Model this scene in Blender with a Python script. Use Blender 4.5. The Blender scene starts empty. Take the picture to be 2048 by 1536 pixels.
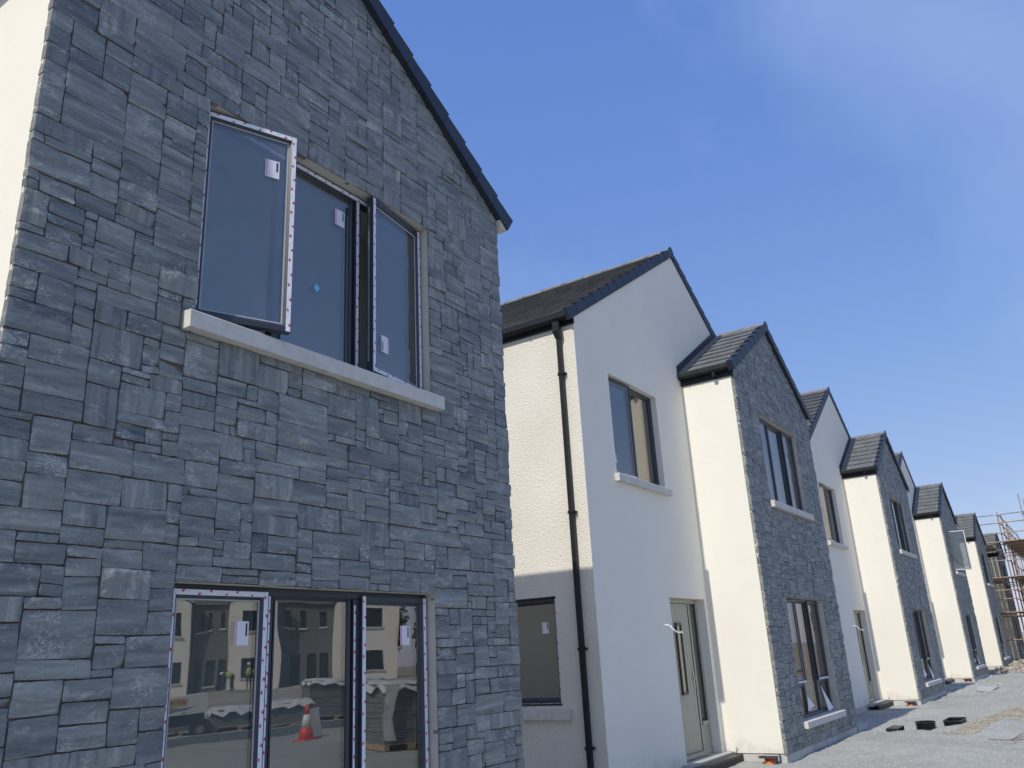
import bpy, bmesh, math, random
from mathutils import Vector, Matrix, noise
random.seed(7)
S = bpy.context.scene
COL = S.collection
R = math.radians

# ---------------------------------------------------------------- materials
def nodes(name):
    m = bpy.data.materials.new(name); m.use_nodes = True
    nt = m.node_tree; b = nt.nodes['Principled BSDF']
    return m, nt, b
def N(nt, t, **k):
    n = nt.nodes.new(t)
    for a, v in k.items():
        if a in n.inputs: n.inputs[a].default_value = v
        else: setattr(n, a, v)
    return n
def ramp(nt, fac, stops):
    r = nt.nodes.new('ShaderNodeValToRGB'); e = r.color_ramp.elements
    while len(e) < len(stops): e.new(0.5)
    for q, (p, c) in zip(e, stops): q.position = p; q.color = (*c, 1) if len(c) == 3 else c
    nt.links.new(fac, r.inputs[0]); return r.outputs[0]
def plain(name, c, rough=.6, noise_amt=.12, scale=6, bump=0, bscale=80, metallic=0, spec=.5, c2=None):
    m, nt, b = nodes(name); L = nt.links.new
    tc = N(nt, 'ShaderNodeTexCoord'); nz = N(nt, 'ShaderNodeTexNoise', Scale=scale, Detail=6.0, Roughness=.6)
    L(tc.outputs['Object'], nz.inputs['Vector'])
    lo = tuple(x*(1-noise_amt) for x in c); hi = tuple(min(1, x*(1+noise_amt)) for x in (c2 or c))
    L(ramp(nt, nz.outputs['Fac'], [(.3, lo), (.7, hi)]), b.inputs['Base Color'])
    b.inputs['Roughness'].default_value = rough; b.inputs['Metallic'].default_value = metallic
    b.inputs['Specular IOR Level'].default_value = spec
    if bump:
        n2 = N(nt, 'ShaderNodeTexNoise', Scale=bscale, Detail=5.0); L(tc.outputs['Object'], n2.inputs['Vector'])
        bp = N(nt, 'ShaderNodeBump', Strength=bump, Distance=.01); L(n2.outputs['Fac'], bp.inputs['Height']); L(bp.outputs[0], b.inputs['Normal'])
    return m

def mat_stone():
    m, nt, b = nodes('slate_stone'); L = nt.links.new
    geo = N(nt, 'ShaderNodeNewGeometry'); tc = N(nt, 'ShaderNodeTexCoord')
    rnd = geo.outputs['Random Per Island']
    wn = N(nt, 'ShaderNodeTexWhiteNoise', noise_dimensions='1D'); L(rnd, wn.inputs['W'])
    off = N(nt, 'ShaderNodeVectorMath', operation='SCALE'); L(wn.outputs['Color'], off.inputs[0]); off.inputs['Scale'].default_value = 60
    def streak(sc, detail=7.0, rough=.62, dist=.5, scale=1.0):
        mp = N(nt, 'ShaderNodeMapping'); mp.inputs['Scale'].default_value = sc
        L(tc.outputs['Object'], mp.inputs['Vector'])
        ad = N(nt, 'ShaderNodeVectorMath', operation='ADD'); L(mp.outputs[0], ad.inputs[0]); L(off.outputs[0], ad.inputs[1])
        nz = N(nt, 'ShaderNodeTexNoise', Scale=scale, Detail=detail, Roughness=rough, Distortion=dist); L(ad.outputs[0], nz.inputs['Vector'])
        return nz.outputs['Fac']
    h = streak((2.2, 3, 17)); v = streak((17, 3, 2.2))
    gt = N(nt, 'ShaderNodeMath', operation='GREATER_THAN'); L(wn.outputs['Value'], gt.inputs[0]); gt.inputs[1].default_value = .86
    mx = N(nt, 'ShaderNodeMix', data_type='FLOAT'); L(gt.outputs[0], mx.inputs[0]); L(h, mx.inputs[2]); L(v, mx.inputs[3])
    base = ramp(nt, wn.outputs['Value'], [(0, (.160, .173, .176)), (.15, (.202, .216, .208)), (.6, (.232, .245, .232)), (.9, (.262, .274, .255)), (1, (.185, .197, .196))])
    stk = ramp(nt, mx.outputs[0], [(.32, (.46, .49, .54)), (.44, (.76, .78, .80)), (.56, (1.0, 1.0, 1.0)), (.72, (1.60, 1.58, 1.54))])
    mul = N(nt, 'ShaderNodeMix', data_type='RGBA', blend_type='MULTIPLY'); mul.inputs[0].default_value = .9
    L(base, mul.inputs[6]); L(stk, mul.inputs[7])
    # pale mineral smears, ochre on a few stones
    sm = streak((5, 3, 11), 9.0, .7, 1.4, 1.6)
    smr = ramp(nt, sm, [(.57, (0, 0, 0)), (.72, (.9, .9, .9))])
    sc1 = N(nt, 'ShaderNodeMix', data_type='RGBA'); L(smr, sc1.inputs[0]); L(mul.outputs[2], sc1.inputs[6]); sc1.inputs[7].default_value = (.44, .445, .42, 1)
    # sun glints on pale broken edges, painted into the colour as white veins
    vn = streak((9, 3, 14), 10.0, .75, 2.2, 1.2)
    vs_ = N(nt, 'ShaderNodeMath', operation='SUBTRACT'); L(vn, vs_.inputs[0]); vs_.inputs[1].default_value = .5
    va = N(nt, 'ShaderNodeMath', operation='ABSOLUTE'); L(vs_.outputs[0], va.inputs[0])
    vr = ramp(nt, va.outputs[0], [(.0, (1, 1, 1)), (.014, (0, 0, 0))])
    vm_ = streak((3, 3, 4), 3.0, .5, .3, 1.3); vmr = ramp(nt, vm_, [(.58, (0, 0, 0)), (.66, (1, 1, 1))])
    vx = N(nt, 'ShaderNodeMix', data_type='RGBA', blend_type='MULTIPLY'); vx.inputs[0].default_value = 1; L(vr, vx.inputs[6]); L(vmr, vx.inputs[7])
    sc2 = N(nt, 'ShaderNodeMix', data_type='RGBA'); L(vx.outputs[2], sc2.inputs[0]); L(sc1.outputs[2], sc2.inputs[6]); sc2.inputs[7].default_value = (.85, .85, .80, 1); sc1 = sc2
    fine = N(nt, 'ShaderNodeTexNoise', Scale=55.0, Detail=6.0, Roughness=.7); L(tc.outputs['Object'], fine.inputs['Vector'])
    fr = ramp(nt, fine.outputs['Fac'], [(.3, (.86, .86, .87)), (.7, (1.14, 1.13, 1.12))])
    m2 = N(nt, 'ShaderNodeMix', data_type='RGBA', blend_type='MULTIPLY'); m2.inputs[0].default_value = 1; L(sc1.outputs[2], m2.inputs[6]); L(fr, m2.inputs[7])
    L(m2.outputs[2], b.inputs['Base Color'])
    b.inputs['Roughness'].default_value = .62; b.inputs['Specular IOR Level'].default_value = .45
    ad2 = N(nt, 'ShaderNodeMath', operation='MULTIPLY_ADD'); L(fine.outputs['Fac'], ad2.inputs[0]); ad2.inputs[1].default_value = .35; L(mx.outputs[0], ad2.inputs[2])
    bp = N(nt, 'ShaderNodeBump', Strength=.45, Distance=.006); L(ad2.outputs[0], bp.inputs['Height']); L(bp.outputs[0], b.inputs['Normal'])
    return m

def mat_roughcast():
    m, nt, b = nodes('roughcast_render'); L = nt.links.new
    tc = N(nt, 'ShaderNodeTexCoord')
    vo = N(nt, 'ShaderNodeTexNoise', Scale=38.0, Detail=3.0, Roughness=.6, Distortion=.6); L(tc.outputs['Object'], vo.inputs['Vector'])
    big = N(nt, 'ShaderNodeTexNoise', Scale=1.1, Detail=4.0); L(tc.outputs['Object'], big.inputs['Vector'])
    L(ramp(nt, big.outputs['Fac'], [(.3, (.70, .655, .56)), (.7, (.77, .725, .63))]), b.inputs['Base Color'])
    b.inputs['Roughness'].default_value = .9; b.inputs['Specular IOR Level'].default_value = .2
    bp = N(nt, 'ShaderNodeBump', Strength=1.0, Distance=.016); L(vo.outputs['Fac'], bp.inputs['Height']); L(bp.outputs[0], b.inputs['Normal'])
    return m

def mat_white():
    m, nt, b = nodes('white_render'); L = nt.links.new
    tc = N(nt, 'ShaderNodeTexCoord')
    mp = N(nt, 'ShaderNodeMapping'); mp.inputs['Scale'].default_value = (1, 1, .35); L(tc.outputs['Object'], mp.inputs['Vector'])
    big = N(nt, 'ShaderNodeTexNoise', Scale=1.6, Detail=7.0, Roughness=.55); L(mp.outputs[0], big.inputs['Vector'])
    col = ramp(nt, big.outputs['Fac'], [(.25, (.795, .755, .655)), (.75, (.835, .795, .695))])
    # faint stains with a shape of their own
    st = N(nt, 'ShaderNodeTexNoise', Scale=.9, Detail=8.0, Roughness=.7, Distortion=1.2); L(tc.outputs['Object'], st.inputs['Vector'])
    sr = ramp(nt, st.outputs['Fac'], [(.66, (0, 0, 0)), (.80, (.35, .35, .35))])
    mx = N(nt, 'ShaderNodeMix', data_type='RGBA'); L(sr, mx.inputs[0]); L(col, mx.inputs[6]); mx.inputs[7].default_value = (.60, .575, .52, 1)
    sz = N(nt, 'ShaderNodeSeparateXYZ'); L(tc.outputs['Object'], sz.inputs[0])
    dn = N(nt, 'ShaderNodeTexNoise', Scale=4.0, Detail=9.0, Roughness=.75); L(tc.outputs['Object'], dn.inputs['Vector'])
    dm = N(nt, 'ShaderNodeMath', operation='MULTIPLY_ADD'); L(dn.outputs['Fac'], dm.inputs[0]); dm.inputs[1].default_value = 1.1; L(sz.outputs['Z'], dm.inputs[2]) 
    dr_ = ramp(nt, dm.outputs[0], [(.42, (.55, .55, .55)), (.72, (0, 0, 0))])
    tw = N(nt, 'ShaderNodeTexNoise', Scale=1.0, Detail=10.0, Roughness=.8, Distortion=.5); mp2 = N(nt, 'ShaderNodeMapping'); mp2.inputs['Scale'].default_value = (2.2, 2.2, 5.5); mp2.inputs['Rotation'].default_value = (.3, .5, .2); L(tc.outputs['Object'], mp2.inputs['Vector']); L(mp2.outputs[0], tw.inputs['Vector'])
    twr = ramp(nt, tw.outputs['Fac'], [(.35, (.975, .975, .972)), (.65, (1.01, 1.01, 1.01))])
    mt = N(nt, 'ShaderNodeMix', data_type='RGBA', blend_type='MULTIPLY'); mt.inputs[0].default_value = 1; L(mx.outputs[2], mt.inputs[6]); L(twr, mt.inputs[7])
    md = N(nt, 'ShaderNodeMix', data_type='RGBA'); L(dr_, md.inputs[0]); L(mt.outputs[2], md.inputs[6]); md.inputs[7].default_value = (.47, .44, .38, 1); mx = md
    L(mx.outputs[2], b.inputs['Base Color'])
    b.inputs['Roughness'].default_value = .85; b.inputs['Specular IOR Level'].default_value = .25
    f = N(nt, 'ShaderNodeTexNoise', Scale=160.0, Detail=3.0); L(tc.outputs['Object'], f.inputs['Vector'])
    f2 = N(nt, 'ShaderNodeTexNoise', Scale=2.5, Detail=3.0); L(tc.outputs['Object'], f2.inputs['Vector'])
    bp = N(nt, 'ShaderNodeBump', Strength=.12, Distance=.004); L(f.outputs['Fac'], bp.inputs['Height'])
    bp2 = N(nt, 'ShaderNodeBump', Strength=.25, Distance=.01); L(f2.outputs['Fac'], bp2.inputs['Height']); L(bp.outputs[0], bp2.inputs['Normal'])
    L(bp2.outputs[0], b.inputs['Normal'])
    return m

def mat_island(name, lo, hi, rough=.75, bump=.4, bscale=120, spec=.35, patch=.25):
    m, nt, b = nodes(name); L = nt.links.new
    geo = N(nt, 'ShaderNodeNewGeometry'); tc = N(nt, 'ShaderNodeTexCoord')
    base = ramp(nt, geo.outputs['Random Per Island'], [(0, lo), (1, hi)])
    nz = N(nt, 'ShaderNodeTexNoise', Scale=7.0, Detail=7.0, Roughness=.65); L(tc.outputs['Object'], nz.inputs['Vector'])
    fr = ramp(nt, nz.outputs['Fac'], [(.3, (1-patch,)*3), (.7, (1+patch,)*3)])
    m2 = N(nt, 'ShaderNodeMix', data_type='RGBA', blend_type='MULTIPLY'); m2.inputs[0].default_value = 1; L(base, m2.inputs[6]); L(fr, m2.inputs[7])
    L(m2.outputs[2], b.inputs['Base Color']); b.inputs['Roughness'].default_value = rough; b.inputs['Specular IOR Level'].default_value = spec
    n2 = N(nt, 'ShaderNodeTexNoise', Scale=bscale, Detail=4.0); L(tc.outputs['Object'], n2.inputs['Vector'])
    bp = N(nt, 'ShaderNodeBump', Strength=bump, Distance=.004); L(n2.outputs['Fac'], bp.inputs['Height']); L(bp.outputs[0], b.inputs['Normal'])
    return m

def mat_glass(name, tint=(.70, .76, .80), ior=1.75, wave=.0):
    m, nt, b = nodes(name); L = nt.links.new
    nt.nodes.remove(b); out = nt.nodes['Material Output']
    fr = N(nt, 'ShaderNodeFresnel', IOR=ior); gg = N(nt, 'ShaderNodeNewGeometry'); im = N(nt, 'ShaderNodeMix', data_type='FLOAT'); L(gg.outputs['Backfacing'], im.inputs[0]); im.inputs[2].default_value = ior; im.inputs[3].default_value = 1/ior; L(im.outputs[0], fr.inputs['IOR']); tr = N(nt, 'ShaderNodeBsdfTransparent'); tr.inputs[0].default_value = (*tint, 1)
    gl = N(nt, 'ShaderNodeBsdfGlossy', Roughness=.0); gl.inputs[0].default_value = (1, .93, .83, 1)
    dif = N(nt, 'ShaderNodeBsdfDiffuse'); dif.inputs[0].default_value = (.5, .5, .5, 1)
    tc = N(nt, 'ShaderNodeTexCoord')
    dust = N(nt, 'ShaderNodeTexNoise', Scale=3.0, Detail=9.0, Roughness=.75); L(tc.outputs['Object'], dust.inputs['Vector'])
    dr = ramp(nt, dust.outputs['Fac'], [(.40, (.012,)*3), (.75, (.06,)*3)])
    m1 = N(nt, 'ShaderNodeMixShader'); L(dr, m1.inputs[0]); L(tr.outputs[0], m1.inputs[1]); L(dif.outputs[0], m1.inputs[2])
    m2 = N(nt, 'ShaderNodeMixShader'); L(fr.outputs[0], m2.inputs[0]); L(m1.outputs[0], m2.inputs[1]); L(gl.outputs[0], m2.inputs[2])
    if wave:
        wn = N(nt, 'ShaderNodeTexNoise', Scale=1.7, Detail=1.0); L(tc.outputs['Object'], wn.inputs['Vector'])
        bp = N(nt, 'ShaderNodeBump', Strength=wave, Distance=.02); L(wn.outputs['Fac'], bp.inputs['Height']); L(bp.outputs[0], gl.inputs['Normal'])
    L(m2.outputs[0], out.inputs[0]); return m

def mat_ground():
    m, nt, b = nodes('site_gravel'); L = nt.links.new
    tc = N(nt, 'ShaderNodeTexCoord')
    def nz(s, d=8.0, r=.65, dist=0.0):
        n = N(nt, 'ShaderNodeTexNoise', Scale=s, Detail=d, Roughness=r, Distortion=dist); L(tc.outputs['Object'], n.inputs['Vector']); return n.outputs['Fac']
    g = ramp(nt, nz(14), [(.3, (.31, .315, .29)), (.5, (.38, .385, .355)), (.72, (.44, .445, .41))])
    so = ramp(nt, nz(5, 9.0, .7, .6), [(.3, (.26, .225, .17)), (.55, (.39, .35, .275)), (.75, (.50, .46, .38))])
    # soil masks: a band of dug clay by the chambers, and the ground across the road
    sx = N(nt, 'ShaderNodeSeparateXYZ'); L(tc.outputs['Object'], sx.inputs[0])
    at = N(nt, 'ShaderNodeAttribute', attribute_name='soil')
    wob = N(nt, 'ShaderNodeMath', operation='MULTIPLY_ADD'); L(nz(1.6, 7.0, .7), wob.inputs[0]); wob.inputs[1].default_value = 1.1; wob.inputs[2].default_value = -.55
    ad = N(nt, 'ShaderNodeMath', operation='ADD'); L(at.outputs['Fac'], ad.inputs[0]); L(wob.outputs[0], ad.inputs[1])
    mk = ramp(nt, ad.outputs[0], [(.42, (0, 0, 0)), (.62, (1, 1, 1))])
    mx = N(nt, 'ShaderNodeMix', data_type='RGBA'); L(mk, mx.inputs[0]); L(g, mx.inputs[6]); L(so, mx.inputs[7])
    big = ramp(nt, nz(.7, 6.0), [(.3, (.80, .80, .79)), (.7, (1.12, 1.12, 1.12))])
    m2 = N(nt, 'ShaderNodeMix', data_type='RGBA', blend_type='MULTIPLY'); m2.inputs[0].default_value = 1; L(mx.outputs[2], m2.inputs[6]); L(big, m2.inputs[7])
    L(m2.outputs[2], b.inputs['Base Color']); b.inputs['Roughness'].default_value = .95; b.inputs['Specular IOR Level'].default_value = .15
    vo = N(nt, 'ShaderNodeTexVoronoi', Scale=42.0); L(tc.outputs['Object'], vo.inputs['Vector'])
    s = N(nt, 'ShaderNodeMath', operation='MULTIPLY_ADD'); L(vo.outputs['Distance'], s.inputs[0]); s.inputs[1].default_value = -.6; L(nz(30, 6.0), s.inputs[2])
    bp = N(nt, 'ShaderNodeBump', Strength=.6, Distance=.02); L(s.outputs[0], bp.inputs['Height']); L(bp.outputs[0], b.inputs['Normal'])
    return m

M = dict(
 stone=mat_stone(), rough=mat_roughcast(), white=mat_white(),
 mortar=plain('mortar', (.130, .116, .100), .95, .35, 22, .6, 90, spec=.1),
 plinth=plain('plinth_render', (.50, .49, .46), .9, .12, 3, .3, 60, spec=.2),
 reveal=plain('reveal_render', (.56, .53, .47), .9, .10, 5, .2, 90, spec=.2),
 sill=plain('concrete_sill', (.60, .575, .52), .85, .10, 9, .25, 140, spec=.2),
 tile=mat_island('roof_tile', (.115, .124, .124), (.150, .158, .156)),
 tiledark=mat_island('main_roof_tile', (.062, .066, .068), (.088, .092, .093), patch=.2),
 ridge=mat_island('ridge_tile', (.17, .17, .165), (.21, .21, .20)),
 verge=mat_island('verge_cap', (.016, .022, .036), (.024, .031, .048), .5, .1, 60, .5, .1),
 black=plain('black_pvc', (.012, .013, .016), .42, .2, 8, spec=.35),
 frame=plain('anthracite_frame', (.030, .036, .050), .38, .12, 12),
 framelit=plain('lit_bead_and_grey_print', (.34, .35, .36), .4, .1, 12),  # sun on the glazing bead chamfers painted in; also the machine drawing's grey
 tape=plain('white_protective_tape', (.72, .73, .78), .45, .08, 30, .3, 40),
 red=plain('red_tape_mark', (.55, .03, .05), .5, .1, 30),
 sticker=plain('white_sticker', (.74, .72, .76), .5, .03, 10),
 pink=plain('pink_sticker_stripe', (.66, .32, .42), .5, .03, 10),
 ink=plain('black_ink', (.02, .03, .03), .5, .03, 10),
 cyan=plain('pale_blue_sticker', (.18, .58, .78), .5, .03, 10),
 plaster=plain('room_plaster', (.42, .40, .34), .9, .08, 2, spec=.1),
 ceil=plain('room_ceiling', (.78, .75, .66), .9, .05, 2, spec=.1),
 floor=plain('room_floor', (.25, .24, .22), .9, .15, 3, spec=.1),
 block=plain('bare_block_room', (.55, .17, .09), .9, .25, 12, spec=.1),
 sage=plain('sage_door_paint', (.35, .355, .285), .42, .05, 6),
 sagedark=plain('door_gasket', (.03, .032, .028), .4, .1, 6),
 steel=plain('brushed_steel', (.55, .55, .54), .25, .05, 40, metallic=1),
 cable=plain('white_cable', (.80, .79, .74), .5, .05, 20),
 orange=plain('orange_drain_pvc', (.72, .17, .05), .45, .12, 12),
 gully=plain('dark_gully_plastic', (.05, .045, .045), .5, .2, 12),
 rust=plain('rusty_tube', (.17, .085, .055), .7, .45, 9, .3, 60, c2=(.30, .21, .15)),
 galv=plain('grey_tube', (.36, .36, .36), .45, .3, 7, metallic=.5),
 board=plain('scaffold_board', (.36, .28, .185), .85, .35, 7, .3, 40),
 conc=plain('concrete', (.42, .42, .40), .9, .15, 6, .4, 40, spec=.2),
 oconc=plain('kerb_concrete', (.50, .49, .45), .9, .12, 3, .3, 30, spec=.2),
 blockgrey=plain('grey_paving_block', (.20, .205, .20), .9, .25, 8, .6, 14, spec=.2),
 wrap=plain('white_wrap', (.62, .64, .64), .35, .2, 6, 1.0, 9),
 wood=plain('pallet_wood', (.42, .31, .19), .85, .25, 8, .3, 30),
 conered=plain('cone_red', (.80, .07, .035), .45, .05, 6),
 conewhite=plain('cone_white', (.80, .80, .78), .4, .04, 6),
 dark=plain('dark_machine', (.035, .035, .035), .6, .3, 5),
 panel=plain('white_panel', (.78, .78, .74), .4, .05, 3),
 yellow=plain('faded_yellow', (.70, .46, .17), .5, .15, 6),
 hivis=plain('hi_vis_green', (.40, .55, .10), .6, .05, 9),
 cloth=plain('dark_workwear', (.04, .045, .06), .8, .2, 9),
 skin=plain('skin', (.45, .27, .19), .6, .05, 9),
 oldrender=plain('far_render', (.88, .85, .78), .85, .05, 2, spec=.2),
 farstone=plain('far_stone', (.17, .175, .17), .85, .35, 7, .5, 9, spec=.2),
 leaf=plain('tree_leaf', (.06, .10, .035), .7, .35, 3, spec=.2),
 bark=plain('tree_bark', (.12, .10, .08), .9, .3, 6),
 soilrock=plain('clay_rubble', (.36, .33, .275), .95, .35, 4, spec=.1),
 rock=mat_island('grey_chippings', (.33, .335, .325), (.50, .505, .49), .95, .3, 60, .1, .12),
 ground=mat_ground(),
 glass=mat_glass('window_glass', (.66, .72, .76), 2.35, .10),
 film=mat_glass('clear_plastic_film', (.80, .82, .82), 1.7, .6),
)

# ---------------------------------------------------------------- mesh helpers
class MB:
    def __init__(s, T=None): s.v = []; s.f = []; s.mi = []; s.T = T or Matrix(); s.m = 0
    def add(s, vs, fs, m=None):
        k = len(s.v); s.v += [s.T @ Vector(p) for p in vs]
        s.f += [tuple(k+i for i in f) for f in fs]; s.mi += [s.m if m is None else m]*len(fs)
    def box(s, x0, x1, y0, y1, z0, z1, m=None, T=None):
        vs = [(x0,y0,z0),(x1,y0,z0),(x1,y1,z0),(x0,y1,z0),(x0,y0,z1),(x1,y0,z1),(x1,y1,z1),(x0,y1,z1)]
        if T: vs = [T @ Vector(p) for p in vs]
        s.add(vs, [(0,3,2,1),(4,5,6,7),(0,1,5,4),(1,2,6,5),(2,3,7,6),(3,0,4,7)], m)
    def quad(s, a, b, c, d, m=None): s.add([a, b, c, d], [(0,1,2,3)], m)
    def prism(s, pts, y0, y1, m=None):        # polygon in xz extruded along y
        n = len(pts); vs = [(x, y0, z) for x, z in pts] + [(x, y1, z) for x, z in pts]
        s.add(vs, [tuple(range(n)), tuple(range(2*n-1, n-1, -1))] + [(i, i+n, (i+1) % n+n, (i+1) % n) for i in range(n)], m)
    def tube(s, pts, r, n=8, m=None, cap=True):
        pts = [Vector(p) for p in pts]; vs = []; fs = []
        for i, p in enumerate(pts):
            d = (pts[min(i+1, len(pts)-1)] - pts[max(i-1, 0)]).normalized()
            a = d.cross(Vector((0, 0, 1)) if abs(d.z) < .9 else Vector((1, 0, 0))).normalized(); b = d.cross(a)
            rr = r[i] if isinstance(r, (list, tuple)) else r
            vs += [p + a*rr*math.cos(2*math.pi*k/n) + b*rr*math.sin(2*math.pi*k/n) for k in range(n)]
        for i in range(len(pts)-1):
            fs += [(i*n+k, i*n+(k+1) % n, (i+1)*n+(k+1) % n, (i+1)*n+k) for k in range(n)]
        if cap: fs += [tuple(range(n-1, -1, -1)), tuple(range((len(pts)-1)*n, len(pts)*n))]
        s.add(vs, fs, m)
    def ring(s, x0, x1, z0, z1, prof, m=None):  # mitred frame; prof = [(inset, y)...]
        vs = []; fs = []
        for i, y in prof: vs += [(x0+i, y, z0+i), (x1-i, y, z0+i), (x1-i, y, z1-i), (x0+i, y, z1-i)]
        for k in range(len(prof)-1):
            for c in range(4):
                d = (c+1) % 4; fs.append((4*k+c, 4*k+d, 4*k+4+d, 4*k+4+c))
        s.add(vs, fs, m)
    def build(s, name, mats, parent=None, smooth=False, T=None):
        me = bpy.data.meshes.new(name); me.from_pydata([tuple(p) for p in s.v], [], s.f)
        if not isinstance(mats, (list, tuple)): mats = [mats]
        for q in mats: me.materials.append(q)
        me.polygons.foreach_set('material_index', s.mi)
        if smooth: me.polygons.foreach_set('use_smooth', [True]*len(me.polygons))
        me.update()
        o = bpy.data.objects.new(name, me); COL.objects.link(o)
        if parent: o.parent = parent
        if T: o.matrix_local = T
        return o
def tag(o, label=None, cat=None, group=None, kind=None):
    if label: o['label'] = label
    if cat: o['category'] = cat
    if group: o['group'] = group
    if kind: o['kind'] = kind
    return o
def empty(name, loc, rz=0, **k):
    o = bpy.data.objects.new(name, None); COL.objects.link(o); o.location = loc; o.rotation_euler = (0, 0, rz); o.empty_display_size = .3
    return tag(o, **k)
def copy_tree(o, parent=None):
    c = o.copy(); COL.objects.link(c); c.parent = parent
    for ch in list(kids.get(o.name, [])): register(copy_tree(ch, c), c)
    return c
kids = {}
def register(o, parent): kids.setdefault(parent.name, []).append(o); return o
def part(mb, name, mats, parent, smooth=False):
    o = mb.build(name, mats, parent, smooth); return register(o, parent)

# ---------------------------------------------------------------- house constants (from the survey of the photograph)
V = 4.314; D = .917; WL = -3.632; WR = 4.08; WA = .225; ZE = 5.82; WS = .625
U0, U1, UH, US, LH, LS = 1.034, 3.239, 5.28, 3.75, 2.198, .335
CAP = .17                     # tile build-up above the wall top
DEPTH = 9.6

def wall_panel(x0, x1, z0, z1, holes, roof=None):
    """front-facing panel in the xz plane (y=0) with rectangular holes, clipped under roof slopes"""
    xs = sorted({x0, x1, *[h[0] for h in holes], *[h[1] for h in holes]}); zs = sorted({z0, z1, *[h[2] for h in holes], *[h[3] for h in holes]})
    bm = bmesh.new(); vt = {}
    def gv(x, z):
        if (x, z) not in vt: vt[(x, z)] = bm.verts.new((x, 0, z))
        return vt[(x, z)]
    for a, b in zip(xs, xs[1:]):
        for c, d in zip(zs, zs[1:]):
            if any(h[0]-1e-6 <= a and b <= h[1]+1e-6 and h[2]-1e-6 <= c and d <= h[3]+1e-6 for h in holes): continue
            bm.faces.new([gv(a, c), gv(b, c), gv(b, d), gv(a, d)])
    for (px, pz, sl) in roof or []:
        bmesh.ops.bisect_plane(bm, geom=bm.verts[:]+bm.edges[:]+bm.faces[:], plane_co=(px, 0, pz), plane_no=(-sl, 0, 1), clear_outer=True)
    bm.verts.ensure_lookup_table(); bm.verts.index_update()
    vs = [v.co.copy() for v in bm.verts]; fs = [tuple(v.index for v in f.verts) for f in bm.faces]; bm.free()
    return vs, fs

def reveals(mb, x0, x1, z0, z1, ya, yb, m=None):
    mb.quad((x0, ya, z0), (x0, yb, z0), (x0, yb, z1), (x0, ya, z1), m); mb.quad((x1, ya, z0), (x1, ya, z1), (x1, yb, z1), (x1, yb, z0), m)
    mb.quad((x0, ya, z1), (x0, yb, z1), (x1, yb, z1), (x1, ya, z1), m); mb.quad((x0, ya, z0), (x1, ya, z0), (x1, yb, z0), (x0, yb, z0), m)

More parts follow.
